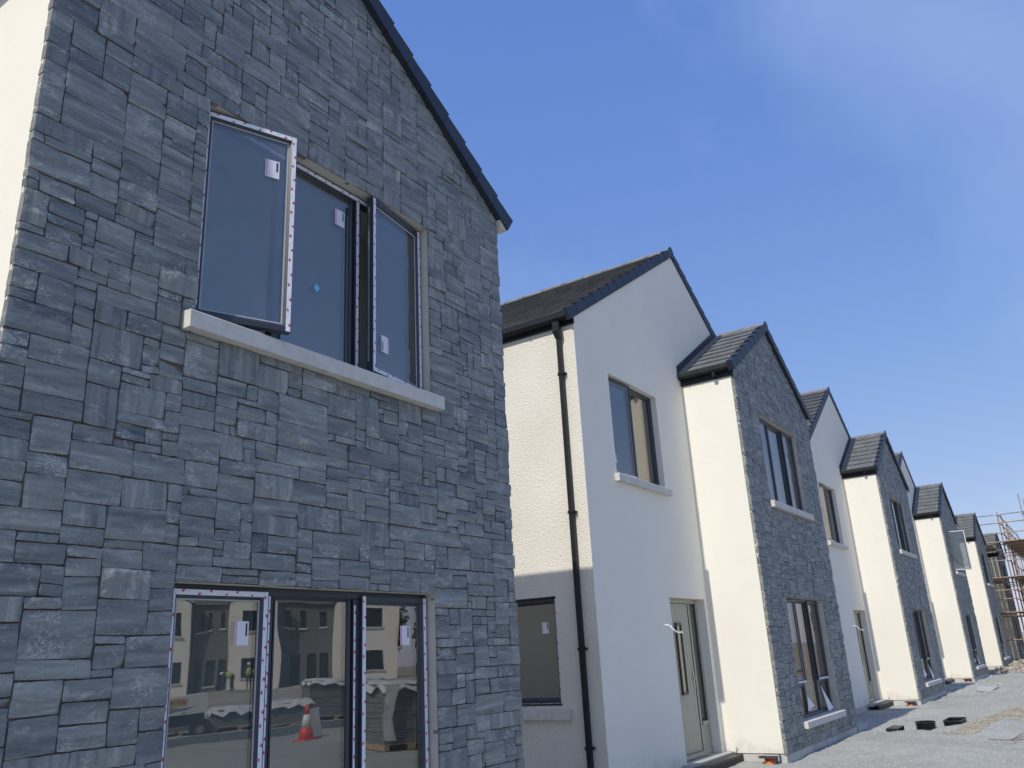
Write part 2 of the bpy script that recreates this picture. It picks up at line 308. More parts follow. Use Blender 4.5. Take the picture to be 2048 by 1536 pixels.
def stone_face(roof, seed):
    """random-coursed split slate: every stone is its own relief block"""
    rg = random.Random(seed)
    def part_(vals, avg, lo, hi):
        out = [vals[0]]
        for a, b in zip(vals, vals[1:]):
            n = max(1, int(round((b-a)/avg))); w = [rg.uniform(lo, hi) for _ in range(n)]; t = sum(w); x = a
            for q in w[:-1]: x += q/t*(b-a); out.append(x)
            out.append(b)
        return out
    xs = part_([0, U0, U1, V], .057, .75, 1.25); zs = part_([-.02, LS-.11, LH, US-.11, UH, 7.6], .052, .75, 1.25)
    nx = len(xs)-1; nz = len(zs)-1
    occ = [[False]*nz for _ in range(nx)]
    holes = [(U0, U1, US-.11, UH), (U0, U1, LS-.11, LH)]
    for i in range(nx):
        for k in range(nz):
            X = (xs[i]+xs[i+1])/2; Z = (zs[k]+zs[k+1])/2
            for h in holes:
                if h[0] < X < h[1] and h[2] < Z < h[3]: occ[i][k] = True
    rects = []
    for k in range(nz):
        for i in range(nx):
            if occ[i][k]: continue
            if rg.random() < .035: h, w = rg.choice([(2, 1), (3, 2), (3, 1), (4, 2)])
            else:
                h = rg.choices([1, 2, 3, 4], [.20, .44, .28, .08])[0]
                w = h+rg.choices([0, 1, 2, 3, 4], [.12, .26, .30, .22, .10])[0]
            mw = 0
            while mw < w and i+mw < nx and not occ[i+mw][k]: mw += 1
            w = mw
            rem = 0
            while i+w+rem < nx and rem < 2 and not occ[i+w+rem][k]: rem += 1
            if rem == 1: w += 1
            if w < h and rg.random() < .85: h = max(1, min(h, w))
            mh = 0
            while mh < h and k+mh < nz and all(not occ[i+q][k+mh] for q in range(w)): mh += 1
            h = mh
            for q in range(w):
                for t_ in range(h): occ[i+q][k+t_] = True
            rects.append((xs[i], xs[i+w], zs[k], zs[k+h]))
    mb = MB()
    for (a, b, z1, z2) in rects:
        zc = (z1+z2)/2; xc = (a+b)/2
        if any(z1 > pz+(x-px)*sl for (px, pz, sl) in roof for x in ((a if sl > 0 else b),)) and \
           any(z1 > pz+(x-px)*sl+.02 for (px, pz, sl) in roof for x in ((b if sl > 0 else a),)): continue
        if any(h[0]-.01 < (a+b)/2 < h[1]+.01 and h[2]-.01 < (z1+z2)/2 < h[3]+.01 for h in holes): continue
        j = rg.uniform(.0020, .0038)
        x0, x1, y0_, y1_ = a+j+rg.uniform(-.002, .002), b-j+rg.uniform(-.002, .002), z1+j+rg.uniform(-.002, .002), z2-j+rg.uniform(-.002, .002)
        if a < .01: x0 = a-rg.uniform(0, .003)
        if b > V-.01: x1 = V+rg.uniform(-.006, .016)
        if x1-x0 < .015 or y1_-y0_ < .015: continue
        mx = max(3, int((x1-x0)/.020)); mz = max(3, int((y1_-y0_)/.020))
        base = rg.uniform(.002, .0065) + (.008 if rg.random() < .12 else 0); tx = rg.uniform(-.008, .008); tz = rg.uniform(-.02, .02)
        rough = rg.choice([.15, .2, .3, .4, .5, 1.5]) ; sd = rg.uniform(0, 500)
        slx = rg.uniform(-.012, .012); slz = rg.uniform(-.010, .010)
        chip = rg.random() < .16; cxp = rg.choice([x0, x1]); czp = rg.choice([y0_, y1_]); cr = rg.uniform(.012, .036)
        vs = []; idx = {}
        for q in range(mx+1):
            for r in range(mz+1):
                u = q/mx; w = r/mz
                X = x0+(x1-x0)*u; Z = y0_+(y1_-y0_)*w
                X += slx*(w-.5)*(1 if u in (0, 1) else .5)*.6; Z += slz*(u-.5)*.8
                ex = 0 if 0 < q < mx else 1; ez = 0 if 0 < r < mz else 1
                if ex: X += .0025*noise.noise(Vector((sd, Z*30, 1)))
                if ez: Z += .0025*noise.noise(Vector((X*30, sd, 2)))
                n1 = noise.noise(Vector((X*5+sd, Z*16, sd)));  n2 = noise.noise(Vector((X*22+sd, Z*50, sd+9)))
                st = math.floor((n1*1.4+noise.noise(Vector((X*14, sd, Z*22)))*.5)*3.5)/3.5
                y = base + tx*(u-.5) + tz*(w-.5)*.3 + rough*(.0060*st + .0016*n2)
                if chip:
                    d = math.hypot(X-cxp, Z-czp) + .012*noise.noise(Vector((X*40, Z*40, sd)))
                    if d < cr: y -= (cr-d)*.6
                if ex or ez: y -= .0022
                if ex and ez: X += (.0015 if q == 0 else -.0015); Z += (.0015 if r == 0 else -.0015)
                idx[(q, r)] = len(vs); vs.append((X, -y, Z))
        fs = [(idx[(q, r)], idx[(q+1, r)], idx[(q+1, r+1)], idx[(q, r+1)]) for q in range(mx) for r in range(mz)]
        border = [(q, 0) for q in range(mx)] + [(mx, r) for r in range(mz)] + [(q, mz) for q in range(mx, 0, -1)] + [(0, r) for r in range(mz, 0, -1)]
        k0 = len(vs)
        for b_ in border: p = vs[idx[b_]]; vs.append((p[0], .045, p[2]))
        nb = len(border)
        fs += [(k0+i, k0+(i+1) % nb, idx[border[(i+1) % nb]], idx[border[i]]) for i in range(nb)]
        mb.add(vs, fs)
    me = bpy.data.meshes.new('stone_cladding'); me.from_pydata([tuple(p) for p in mb.v], [], mb.f)
    bm = bmesh.new(); bm.from_mesh(me)
    for (px, pz, sl) in roof:
        bmesh.ops.bisect_plane(bm, geom=bm.verts[:]+bm.edges[:]+bm.faces[:], plane_co=(px, 0, pz), plane_no=(-sl, 0, 1), clear_outer=True)
    bm.to_mesh(me); bm.free(); me.materials.append(M['stone'])
    return me

# ---------------------------------------------------------------- windows
def tape_strip(mb, x0, x1, z0, z1, y, side, rg):
    """white film stuck on a frame face, with little red marks: material 0 white, 1 red"""
    mb.box(x0, x1, y-.0022, y+.001, z0, z1, 0)
    vert = side in 'LR'; Lg = (z1-z0) if vert else (x1-x0); t = .045
    k = 0
    while t < Lg-.03:
        s = .010+.004*rg.random(); off = .2 if k % 2 else .8
        if vert: cxx = x0+(x1-x0)*off; cz = z0+t; pts = [(-s*.9, -s*.3), (s*.3, -s), (s*.9, s*.3), (-s*.1, s*.9)]
        else: cxx = x0+t; cz = z0+(z1-z0)*off; pts = [(-s, -s*.2), (0, -s*.8), (s, s*.3), (0, s*.7)]
        P = [(min(max(cxx+a, x0), x1), y-.0034, min(max(cz+b, z0), z1)) for a, b in pts]
        mb.add(P, [(0, 1, 2, 3)], 1); t += .075 if k % 2 else .105; k += 1

def window(parent, x0, x1, z0, z1, y, lights, T=None, rg=None, fr_tape='', sill=None, detail=True):
    """lights: (xa, xb, za, zb, kind, angle, tape, sticker); kind fixed|sash; angle<0 hinged left, >0 hinged right"""
    rg = rg or random.Random(3); T = T or Matrix()
    mb = MB(T); fw = .048
    mb.ring(x0, x1, z0, z1, [(0, y+.07), (0, y), (fw-.008, y), (fw, y+.01), (fw, y+.07)])
    xs = sorted({l[1] for l in lights if abs(l[1]-x1) > .01})
    for xm in xs: mb.box(xm-.030, xm+.030, y+.003, y+.068, z0+fw, z1-fw)
    for l in lights:
        if l[2] > z0+.05: mb.box(l[0]+.03, l[1]-.03, y+.004, y+.067, l[2]-.03, l[2]+.03)
    w = part(mb, 'window', M['frame'], parent)
    for sd_, q in (('B', (x0+.05, x1-.05, z0+.012, z0+.038)), ('T', (x0+.05, x1-.05, z1-.042, z1-.012)), ('L', (x0+.010, x0+.036, z0+.05, z1-.05)), ('R', (x1-.036, x1-.010, z0+.05, z1-.05))):
        if sd_ in fr_tape:
            tb = MB(T); tape_strip(tb, *q, y, sd_, rg); part(tb, 'protective_tape', [M['tape'], M['red']], w)
    for (xa, xb, za, zb, kind, ang, tp, stk) in lights:
        a = xa + (.030 if xa > x0+.01 else .022); b = xb - (.030 if xb < x1-.01 else .022)
        c = za + (.015 if za > z0+.05 else .022); d = zb - (.02 if zb < z1-.05 else .022)
        if kind == 'sash':
            if ang:
                hx = a if ang < 0 else b
                TT = T @ Matrix.Translation((hx, y-.004, 0)) @ Matrix.Rotation(R(ang), 4, 'Z') @ Matrix.Translation((-hx, -y+.004, 0))
            else: TT = T
            sy = y-.022; f = .060
            sb = MB(TT)
            sb.ring(a, b, c, d, [(f-.006, sy+.060), (.002, sy+.060), (0, sy+.056), (0, sy+.003), (.004, sy), (.036, sy), (.050, sy+.014), (f, sy+.020), (f, sy+.060), (f-.006, sy+.060)])
            so = part(sb, 'sash', M['frame'], w)
            gy = sy+.024; g0, g1, h0, h1 = a+f-.004, b-f+.004, c+f-.004, d-f+.004
            if ang:
                gk = MB(TT); gk.ring(a, b, c, d, [(f-.008, sy+.0155), (f+.002, sy+.0185), (f+.002, sy+.022), (f-.008, sy+.022)])
                part(gk, 'glazing_bead', M['framelit'], w)
                if detail:
                    hb = MB(TT); xe = b if ang < 0 else a; e = .0015 if ang < 0 else -.0015
                    hb.box(min(xe, xe+e), max(xe, xe+e), sy+.030, sy+.046, c+.08, d-.08)
                    part(hb, 'espagnolette_strip', M['steel'], w)
                    hb = MB(T); zs_ = z0+fw+.002
                    hb.box(min(hx, hx+(b-a)*(.55 if ang < 0 else -.55)), max(hx, hx+(b-a)*(.55 if ang < 0 else -.55)), y+.012, y+.030, zs_, zs_+.006)
                    part(hb, 'stay_arm', M['steel'], w)
            yf = sy; o = .005; tw = .030
        else:
            TT = T; sb = MB(TT); f = .026; gy = y+.030
            sb.ring(a-.004+.020, b+.004-.020, c+.020, d-.020, [(0, y+.060), (0, y+.012), (.010, y+.010), (.022, y+.026), (.022, y+.060)])
            part(sb, 'glazing_bead', M['frame'], w)
            g0, g1, h0, h1 = a+.034, b-.034, c+.036, d-.036; yf = y-.001; o = -.010; tw = .028
        pb = MB(TT); pb.box(g0, g1, gy, gy+.020, h0, h1); part(pb, 'pane', M['glass'], w)
        if tp:
            tb = MB(TT)
            if 'L' in tp: tape_strip(tb, a+o, a+o+tw, c+(.004 if 'b' not in tp else .07), d-.004, yf, 'L', rg)
            if 'R' in tp: tape_strip(tb, b-o-tw, b-o, c+.004, d-.004, yf, 'R', rg)
            if 'T' in tp: tape_strip(tb, a+o+tw+.002, b-o-tw-.002, d-o-tw, d-o, yf, 'T', rg)
            if 'B' in tp: tape_strip(tb, a+o+tw+.002, b-o-tw-.002, c+o, c+o+tw, yf, 'B', rg)
            part(tb, 'protective_tape', [M['tape'], M['red']], w)
        if stk:
            sx, sz, sw, sh = g0+(g1-g0)*stk[0], h0+(h1-h0)*stk[1], .098, .135
            tb = MB(TT); q = gy-.0012
            tb.box(sx-sw/2, sx+sw/2, q, gy-.0002, sz-sh/2, sz+sh/2, 0)
            flip = stk[2] if len(stk) > 2 else 1
            tb.quad(*[(sx+flip*u*sw, q-.0006, sz+flip*v_*sh) for u, v_ in ((-.46, -.49), (-.34, -.49), (-.34, .49), (-.46, .49))], 1)
            tb.quad(*[(sx+flip*u*sw, q-.0006, sz+flip*v_*sh) for u, v_ in ((.27, -.12), (.40, -.12), (.40, .42), (.27, .42))], 2)
            part(tb, 'sticker', [M['sticker'], M['pink'], M['ink']], w)
    return w

def sill_part(parent, x0, x1, zt, zb, y0, y1, T=None):
    mb = MB(T); b = .006
    pts = [(y0, zb), (y0, zt-.006), (y0+.006, zt), (y1, zt+.012), (y1, zb)]
    for (xa, xb) in ((x0, x1),):
        vs = [(xa, p, q) for p, q in pts] + [(xb, p, q) for p, q in pts]; n = len(pts)
        mb.add(vs, [tuple(range(n-1, -1, -1)), tuple(range(n, 2*n))] + [(i, (i+1) % n, n+(i+1) % n, n+i) for i in range(n)])
    o = part(mb, 'sill', M['sill'], parent)
    return o

# ---------------------------------------------------------------- roofs
def tiles(mb, P0, A, L, U, Sl, seed=1, gauge=.31, tw=.335):
    rg = random.Random(seed); A = Vector(A).normalized(); U = Vector(U).normalized(); Nn = A.cross(U).normalized()
    if Nn.z < 0: Nn = -Nn
    n = max(1, int(round(Sl/gauge))); g = Sl/n; P0 = Vector(P0)
    for k in range(n):
        x = -(tw/2 if k % 2 else 0)
        while x < L-.01:
            a = max(x, 0)+.0015; b = min(x+tw, L)-.0015; x += tw
            if b-a < .03: continue
            j = rg.uniform(-.0015, .0025); j2 = rg.uniform(-.0015, .0025); u0 = k*g+rg.uniform(-.003, .003); u1 = min((k+1)*g+.03, Sl)
            t0 = .036; t1 = .008
            def P(l, u, h): return P0+A*l+U*u+Nn*h
            vs = [P(a, u0, 0), P(b, u0, 0), P(b, u0, t0+j), P(a, u0, t0+j2), P(a, u1, 0), P(b, u1, 0), P(b, u1, t1), P(a, u1, t1)]
            mb.add(vs, [(0, 1, 2, 3), (3, 2, 6, 7), (0, 3, 7, 4), (1, 5, 6, 2)])
def verge(mb, x0, z0, x1, z1, yf, yb, h=.17, gauge=.31):
    """stepped dry-verge caps running up a gable edge from (x0,z0) to (x1,z1): z = underside"""
    dx, dz = x1-x0, z1-z0; Lg = math.hypot(dx, dz); n = max(1, int(round(Lg/gauge)))
    ux, uz = dx/Lg, dz/Lg; nx, nz_ = (-uz, ux) if ux > 0 else (uz, -ux)
    for k in range(n):
        a = k*Lg/n; b = (k+1)*Lg/n-.004; 
        hh0, hh1 = h*.86+.026, h*.86-.004
        pts = [(x0+ux*a, z0+uz*a), (x0+ux*b, z0+uz*b), (x0+ux*b+nx*hh1, z0+uz*b+nz_*hh1), (x0+ux*a+nx*hh0, z0+uz*a+nz_*hh0)]
        yo = .004*(k % 2)
        mb.prism(pts, yf-.004-yo*.0, yb)
        pts2 = [(x0+ux*(b-.012), z0+uz*(b-.012)), (x0+ux*(b+.004), z0+uz*(b+.004)), (x0+ux*(b+.004)+nx*hh1*.95, z0+uz*(b+.004)+nz_*hh1*.95), (x0+ux*(b-.012)+nx*hh1*.95, z0+uz*(b-.012)+nz_*hh1*.95)]
        mb.prism(pts2, yf-.0075, yf-.002)
def ridge_tiles(mb, x, z, y0, y1, sl=.625):
    y = y0; k = 0
    while y < y1-.02:
        e = min(y+.45, y1); w = .115; h = .02+.004*(k % 2); t = .012
        def c(dx, up): return (x+dx, z-abs(dx)*sl+up)
        pts = [c(-w, h), (x-.03, z-.03*sl+h+.012), (x+.03, z-.03*sl+h+.012), c(w, h), c(w, h-.03), (x, z-.01), c(-w, h-.03)]
        mb.prism(pts, y+.003, e-.003)
        mb.prism([(px, pz+.006) for px, pz in pts], e-.035, e-.004); y = e; k += 1

def gutter(mb, x, z, y0, y1, bkt=.5):
    """squared black gutter hung at x (outer edge x-.11), top z"""
    pr = [(x-.002, z-.012), (x-.002, z-.085), (x-.085, z-.085), (x-.112, z-.055), (x-.112, z), (x-.106, z), (x-.106, z-.052), (x-.083, z-.079), (x-.008, z-.079), (x-.008, z-.012)]
    mb.prism(pr, y0, y1)
    for ye in (y0, y1-.006): mb.prism([(x-.002, z-.012), (x-.002, z-.085), (x-.085, z-.085), (x-.112, z-.055), (x-.112, z)], ye-.003, ye+.009)
    y = y0+.18
    while y < y1-.1:
        mb.prism([(x, z-.006), (x, z-.094), (x-.088, z-.094), (x-.119, z-.060), (x-.119, z+.006), (x-.104, z+.006), (x-.104, z-.006)], y, y+.035); y += bkt

# ---------------------------------------------------------------- house
def make_house(name_label, H=None, bay_slope=.60, special=None, seed=1, stone_seed=5):
    rg = random.Random(seed)
    root = empty('house', (0, 0, 0), label=name_label, cat='house', group='row of matching gabled new houses')
    bx = V/2; bza = ZE+bay_slope*bx
    bayroof = [(0, ZE, bay_slope), (V, ZE, -bay_slope)]
    wroof = [(WL, ZE, WS), (WR, ZE, -WS)]; wza = ZE+WS*(WR-WL)/2; wx = (WL+WR)/2
    # stone front, mortar bed behind it
    holes = [(U0, U1, US, UH), (U0, U1, LS, LH)]
    so = bpy.data.objects.new('stone_cladding', stone_face([(0, ZE-.002, bay_slope), (V, ZE-.002, -bay_slope)], stone_seed)); COL.objects.link(so); so.parent = root; register(so, root)
    mb = MB(Matrix.Translation((0, .011, 0))); vs, fs = wall_panel(.004, V+.004, -.02, ZE+bay_slope*bx+.1, holes, [(0, ZE+.02, bay_slope), (V, ZE+.02, -bay_slope)]); mb.add(vs, fs)
    mb.T = Matrix(); mb.quad((V+.004, .016, -.02), (V+.004, .06, -.02), (V+.004, .06, ZE), (V+.004, .016, ZE)); mb.quad((.004, .016, -.02), (.004, .016, ZE), (.004, .05, ZE), (.004, .05, -.02))
    part(mb, 'mortar_bed', M['mortar'], root)
    for h in holes:
        mb = MB(); reveals(mb, h[0], h[1], h[2], h[3], .004, .22); part(mb, 'window_reveal', M['reveal'], root)
    # white side walls of the bay (a few mm behind the stone edge) + plinths
    mb = MB()
    mb.quad((0.006, .030, 0), (0.006, D+.02, 0), (0.006, D+.02, ZE+.05), (0.006, .030, ZE+.05))
    mb.quad((V, .06, -.02), (V, .06, ZE+.05), (V, DEPTH, ZE+.05), (V, DEPTH, -.02))
    # main gable front with door and window openings
    wh = [(-2.731, -1.144, 3.79, 5.257), (-1.435, -.141, -.4, 2.2)]
    vs, fs = wall_panel(WL, WR, 0, wza+.1, [wh[0], (wh[1][0], wh[1][1], 0, 2.2)], [(WL, ZE+.01, WS), (WR, ZE+.01, -WS)])
    mb.T = Matrix.Translation((0, D, 0)); mb.add(vs, fs); mb.T = Matrix()
    reveals(mb, -2.731, -1.144, 3.79, 5.257, D, D+.22); reveals(mb, -1.435, -.141, 0, 2.2, D, D+.24)
    mb.quad((WL, DEPTH, 0), (WR, DEPTH, 0), (WR, DEPTH, ZE), (WL, DEPTH, ZE))
    mb.add([(WL, DEPTH, ZE), (WR, DEPTH, ZE), (wx, DEPTH, wza)], [(0, 1, 2)])
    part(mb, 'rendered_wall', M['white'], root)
    # plaster beads catching light at the external corners
    mb = MB(); mb.box(-.137, -.128, D-.004, D+.01, 0, 2.21); part(mb, 'corner_bead', M['white'], root)
    mb = MB(); mb.box(.0015, .008, .022, .036, 0, 5.70); part(mb, 'corner_bead', M['white'], root)
    # roughcast side wall with its window
    Tr = Matrix(((0, -1, 0, WL), (-1, 0, 0, 0), (0, 0, 1, 0), (0, 0, 0, 1)))      # local (u,v,z) -> x=WL - v ... facing -X
    Tr = Matrix(((0, 1, 0, WL), (-1, 0, 0, 0), (0, 0, 1, 0), (0, 0, 0, 1)))       # u -> -y, v(depth) -> +x
    mb = MB(Tr); rw = (-2.75, -1.48, .91, 2.2)
    vs, fs = wall_panel(-DEPTH, -D, 0, ZE+.05, [rw]); mb.add(vs, fs); reveals(mb, *rw, 0, .22)
    part(mb, 'roughcast_wall', M['rough'], root)
    mb = MB()
    mb.quad((WL+.008, D+.008, -.5), (-1.435, D+.008, -.5), (-1.435, D+.008, 0), (WL+.008, D+.008, 0)); mb.quad((-.141, D+.008, -.5), (0.02, D+.008, -.5), (.02, D+.008, 0), (-.141, D+.008, 0))
    mb.quad((.014, .020, -.5), (.014, D+.02, -.5), (.014, D+.02, 0), (.014, .020, 0))
    mb.quad((.014, .020, -.5), (V-.01, .020, -.5), (V-.01, .020, -.02), (.014, .020, -.02)); mb.quad((V-.01, .020, -.5), (V-.01, DEPTH, -.5), (V-.01, DEPTH, -.02), (V-.01, .020, -.02))
    mb.quad((WL+.012, DEPTH, -.5), (WL+.012, D+.008, -.5), (WL+.012, D+.008, 0), (WL+.012, DEPTH, 0))
    mb.quad((.014, .020, -.02), (V-.01, .020, -.02), (V-.01, .05, -.02), (.014, .05, -.02)); mb.quad((0.0, .025, 0), (.014, .025, 0), (.014, D, 0), (0, D, 0))
    part(mb, 'plinth', M['plinth'], root)
    # rooms behind the glass
    mb = MB()
    def room(x0, x1, y0, y1, z0, z1, bm=0):
        mb.quad((x0, y1, z0), (x1, y1, z0), (x1, y1, z1), (x0, y1, z1), bm); mb.quad((x0, y0, z0), (x0, y1, z0), (x0, y1, z1), (x0, y0, z1), bm)
        mb.quad((x1, y0, z0), (x1, y1, z0), (x1, y1, z1), (x1, y0, z1), bm); mb.quad((x0, y0, z1), (x1, y0, z1), (x1, y1, z1), (x0, y1, z1), 1); mb.quad((x0, y0, z0), (x1, y0, z0), (x1, y1, z0), (x0, y1, z0), 2)
    room(.25, V-.2, .221, 4.3, 2.75, 5.50, 0); room(.25, V-.2, .222, 4.4, -.05, 2.5, 3 if special == 'brick' else 0)
    room(WL+.2, .1, D+.221, 4.2, 2.74, 5.45, 0); room(WL+.221, -1.75, D+.3, 4.5, -.05, 2.45, 0); room(-1.70, .1, D+.241, 4.5, -.05, 2.45, 0)
    if special == 'brick':
        kb = MB()
        for k in range(9):
            for q in range(5): kb.box(1.55+q*.235+(.11 if k % 2 else 0), 1.55+q*.235+.222+(.11 if k % 2 else 0), .75, .86, 1.45+k*.115, 1.45+k*.115+.104)
        part(kb, 'blockwork_partition', M['block'], root)
    # inner faces round the openings
    for (x0, x1, z0, z1, y, hs) in ((.25, V-.2, 2.75, 5.5, .2205, [(U0, U1, US, UH)]), (.25, V-.2, -.05, 2.5, .2205, [(U0, U1, LS, LH)]), (WL+.2, .1, 2.74, 5.45, D+.2205, [wh[0]])):
        vs, fs = wall_panel(x0, x1, z0, z1, hs); mb.T = Matrix.Translation((0, y, 0)); mb.add(vs, fs, 0); mb.T = Matrix()
    part(mb, 'room_interior', [M['plaster'], M['ceil'], M['floor'], M['block']], root)
    # ---- roofs
    tm = MB(); cs = math.sqrt(1+WS*WS)
    ze = ZE+CAP-.045; xe = WL-.10
    sl_len = (wx-xe)*cs
    tiles(tm, (xe, D-.012, ze-.10*WS), (0, 1, 0), DEPTH-D+.1, (1, 0, WS), sl_len, 11+seed)
    tiles(tm, (WR+.10, D-.012, ze-.10*WS), (0, 1, 0), DEPTH-D+.1, (-1, 0, WS), sl_len, 12+seed)
    part(tm, 'main_roof', M['tiledark'], root)
    tm = MB(); cb = math.sqrt(1+bay_slope**2); bl = (bx+.10)*cb
    tiles(tm, (-.10, -.035, ze-.10*bay_slope), (0, 1, 0), D+.03, (1, 0, bay_slope), bl, 13+seed)
    tiles(tm, (V+.10, -.035, ze-.10*bay_slope), (0, 1, 0), D+2.2, (-1, 0, bay_slope), bl, 14+seed)
    part(tm, 'bay_roof', M['tile'], root)
    rm = MB(); ridge_tiles(rm, wx, ze+(wx-WL)*WS+.03, D-.018, DEPTH, WS); part(rm, 'ridge_tiles', M['ridge'], root)
    rm = MB(); ridge_tiles(rm, bx, ze+bx*bay_slope+.03, -.055, 1.75, bay_slope); part(rm, 'ridge_tiles', M['ridge'], root)
    xr = 2.02
    for (x0_, z0_, x1_, z1_, yf_, yb_) in ((WL-.11, ZE-.11*WS+.004, wx-.012, wza-.012*WS, D-.020, D+.03), (xr, ZE+(WR-xr)*WS, wx+.012, wza-.012*WS, D-.020, D+.03),
            (-.11, ZE-.11*bay_slope+.004, bx-.012, bza-.012*bay_slope, -.062, .03), (V+.11, ZE-.11*bay_slope+.004, bx+.012, bza-.012*bay_slope, -.062, .03)):
        vm = MB(); verge(vm, x0_, z0_, x1_, z1_, yf_, yb_); part(vm, 'verge_caps', M['verge'], root)
    for (ax, az, ay) in ((wx, wza, D-.020), (bx, bza, -.062)):
        vm = MB(); vm.prism([(ax-.10, az-.05), (ax, az+.015), (ax+.10, az-.05), (ax+.10, az+.125), (ax+.03, az+.195), (ax-.03, az+.195), (ax-.10, az+.125)], ay-.012, ay+.012)
        part(vm, 'ridge_end_cap', M['verge'], root)
    # lead flashing where the bay roof meets the gable
    fm = MB(); a0 = (-.12, ze-.12*bay_slope); a1 = (xr, ze+xr*bay_slope)
    fm.prism([(a0[0], a0[1]+.02), (a1[0], a1[1]+.02), (a1[0], a1[1]+.17), (a0[0], a0[1]+.17)], D-.022, D-.004)
    fm.add([(a0[0], D-.16, a0[1]+.050), (a1[0], D-.16, a1[1]+.050), (a1[0], D-.02, a1[1]+.062), (a0[0], D-.02, a0[1]+.062), (a0[0], D-.16, a0[1]+.02), (a1[0], D-.16, a1[1]+.02)], [(0, 1, 2, 3), (0, 4, 5, 1)])
    part(fm, 'flashing', M['verge'], root)
    # soffits, fascias, gutters, downpipe
    for bb in ((WL-.030, WL-.004, D-.02, DEPTH, 5.725, ze-.05), (-.022, .004, .004, D-.002, 5.82 if special == 'near' else 5.70, ze-.035), (V-.01, V+.024, .01, 2.0, 5.70, ze-.035)):
        fb = MB(); fb.box(*bb); part(fb, 'fascia', M['black'], root)
    ub = MB(); ub.prism([(V+.0, 5.735), (V+.10, 5.735), (V+.10, 5.80), (V+.0, 5.845)], -.045, .06)
    part(ub, 'eave_box_end', M['reveal'], root)
    gb = MB(); gutter(gb, WL-.032, ze-.075, D-.015, DEPTH); part(gb, 'gutter', M['black'], root)
    gb = MB(); gutter(gb, -.024, ze-.060, .0, D-.01, .36)
    gb.tube([(-.085, .30, ze-.14), (-.085, .30, ze-.215)], [.040, .034], 12)
    gb.tube([(-.05, .80, ze-.14), (-.065, .775, ze-.20), (-.06, .765, ze-.245)], .004, 5); gb.tube([(-.10, .33, ze-.13), (-.12, .31, ze-.18), (-.11, .26, ze-.20)], .004, 5)
    part(gb, 'gutter', M['black'], root)
    pb = MB(); px = WL-.045; py = 1.13
    pb.box(WL-.115, WL-.055, py-.05, py+.05, ze-.30, ze-.155)
    pb.add([(WL-.12, py-.055, ze-.30), (WL-.12, py+.055, ze-.30), (WL-.05, py+.055, ze-.30), (WL-.05, py-.055, ze-.30), (px-.034, py-.034, ze-.40), (px-.034, py+.034, ze-.40), (px+.034, py+.034, ze-.40), (px+.034, py-.034, ze-.40)], [(0, 1, 5, 4), (1, 2, 6, 5), (2, 3, 7, 6), (3, 0, 4, 7)])
    pb.box(px-.028, px+.028, py-.029, py+.029, -.3, ze-.38)
    dp = part(pb, 'downpipe', M['black'], root)
    for z in (5.05, 3.2, 1.55, .45):
        cb_ = MB(); cb_.box(px-.037, px+.037, py-.037, py+.037, z-.018, z+.018); cb_.box(px+.0, WL+.01, py-.062, py+.062, z-.012, z+.012); cb_.tube([(px-.012, py-.056, z), (px-.03, py-.056, z)], .006, 6)
        part(cb_, 'pipe_clip', M['black'], dp)
    # ---- windows
    yf = .095
    w3 = (U1-U0)/3; m1, m2 = U0+w3-.01, U0+2*w3+.02
    if special == 'near':
        l1, l2 = m1, m2; m1 = m1-.042; m2 = m2-.032
        w = window(root, U0+.004, U1-.004, US+.012, UH-.004, yf, [
            (U0, m1, US+.012, UH-.004, 'sash', -21, 'LTRb', (.80, .83)), (m1, m2, US+.012, UH-.004, 'fixed', 0, '', (.84, .86)),
            (m2, U1, US+.012, UH-.004, 'sash', 8.5, 'LBR', (.24, .16, -1))], rg=rg, fr_tape='BT')
        mb = MB(); xm = m2-.03
        mb.T = Matrix(); tape_strip(mb, m2-.012, m2+.014, US+.06, UH-.05, yf+.002, 'R', rg); part(mb, 'protective_tape', [M['tape'], M['red']], w)
        mb = MB(); cx_, cz_ = m1+(m2-m1)*.50, US+.60; s = .030
        mb.add([(cx_-s, yf+.0285, cz_-.008), (cx_+.004, yf+.0285, cz_-s*1.15), (cx_+s, yf+.0285, cz_+.008), (cx_-.004, yf+.0285, cz_+s*1.15)], [(0, 1, 2, 3)]); part(mb, 'sticker', M['cyan'], w)
        tr = LS+.55; m1, m2 = l1, l2-.015
        w2 = window(root, U0+.004, U1-.004, LS+.012, LH-.004, yf, [
            (U0, m1, tr, LH-.004, 'sash', -.4, 'LTR', (.80, .84)), (U0, m1, LS+.012, tr, 'fixed', 0, '', None), (m1, m2, LS+.012, LH-.004, 'fixed', 0, '', None),
            (m2, U1, tr, LH-.004, 'sash', 0, 'LR', (.72, .82)), (m2, U1, LS+.012, tr, 'fixed', 0, '', None)], rg=rg, fr_tape='')
        mb = MB(); tape_strip(mb, m1-.005, m1+.008, LS+.06, LH-.05, yf+.002, 'R', rg); part(mb, 'protective_tape', [M['tape'], M['red']], w2)
        mb = MB(); tape_strip(mb, m2-.024, m2-.010, LS+.06, LH-.09, yf+.002, 'R', rg); part(mb, 'protective_tape', [M['tape'], M['red']], w2)
    else:
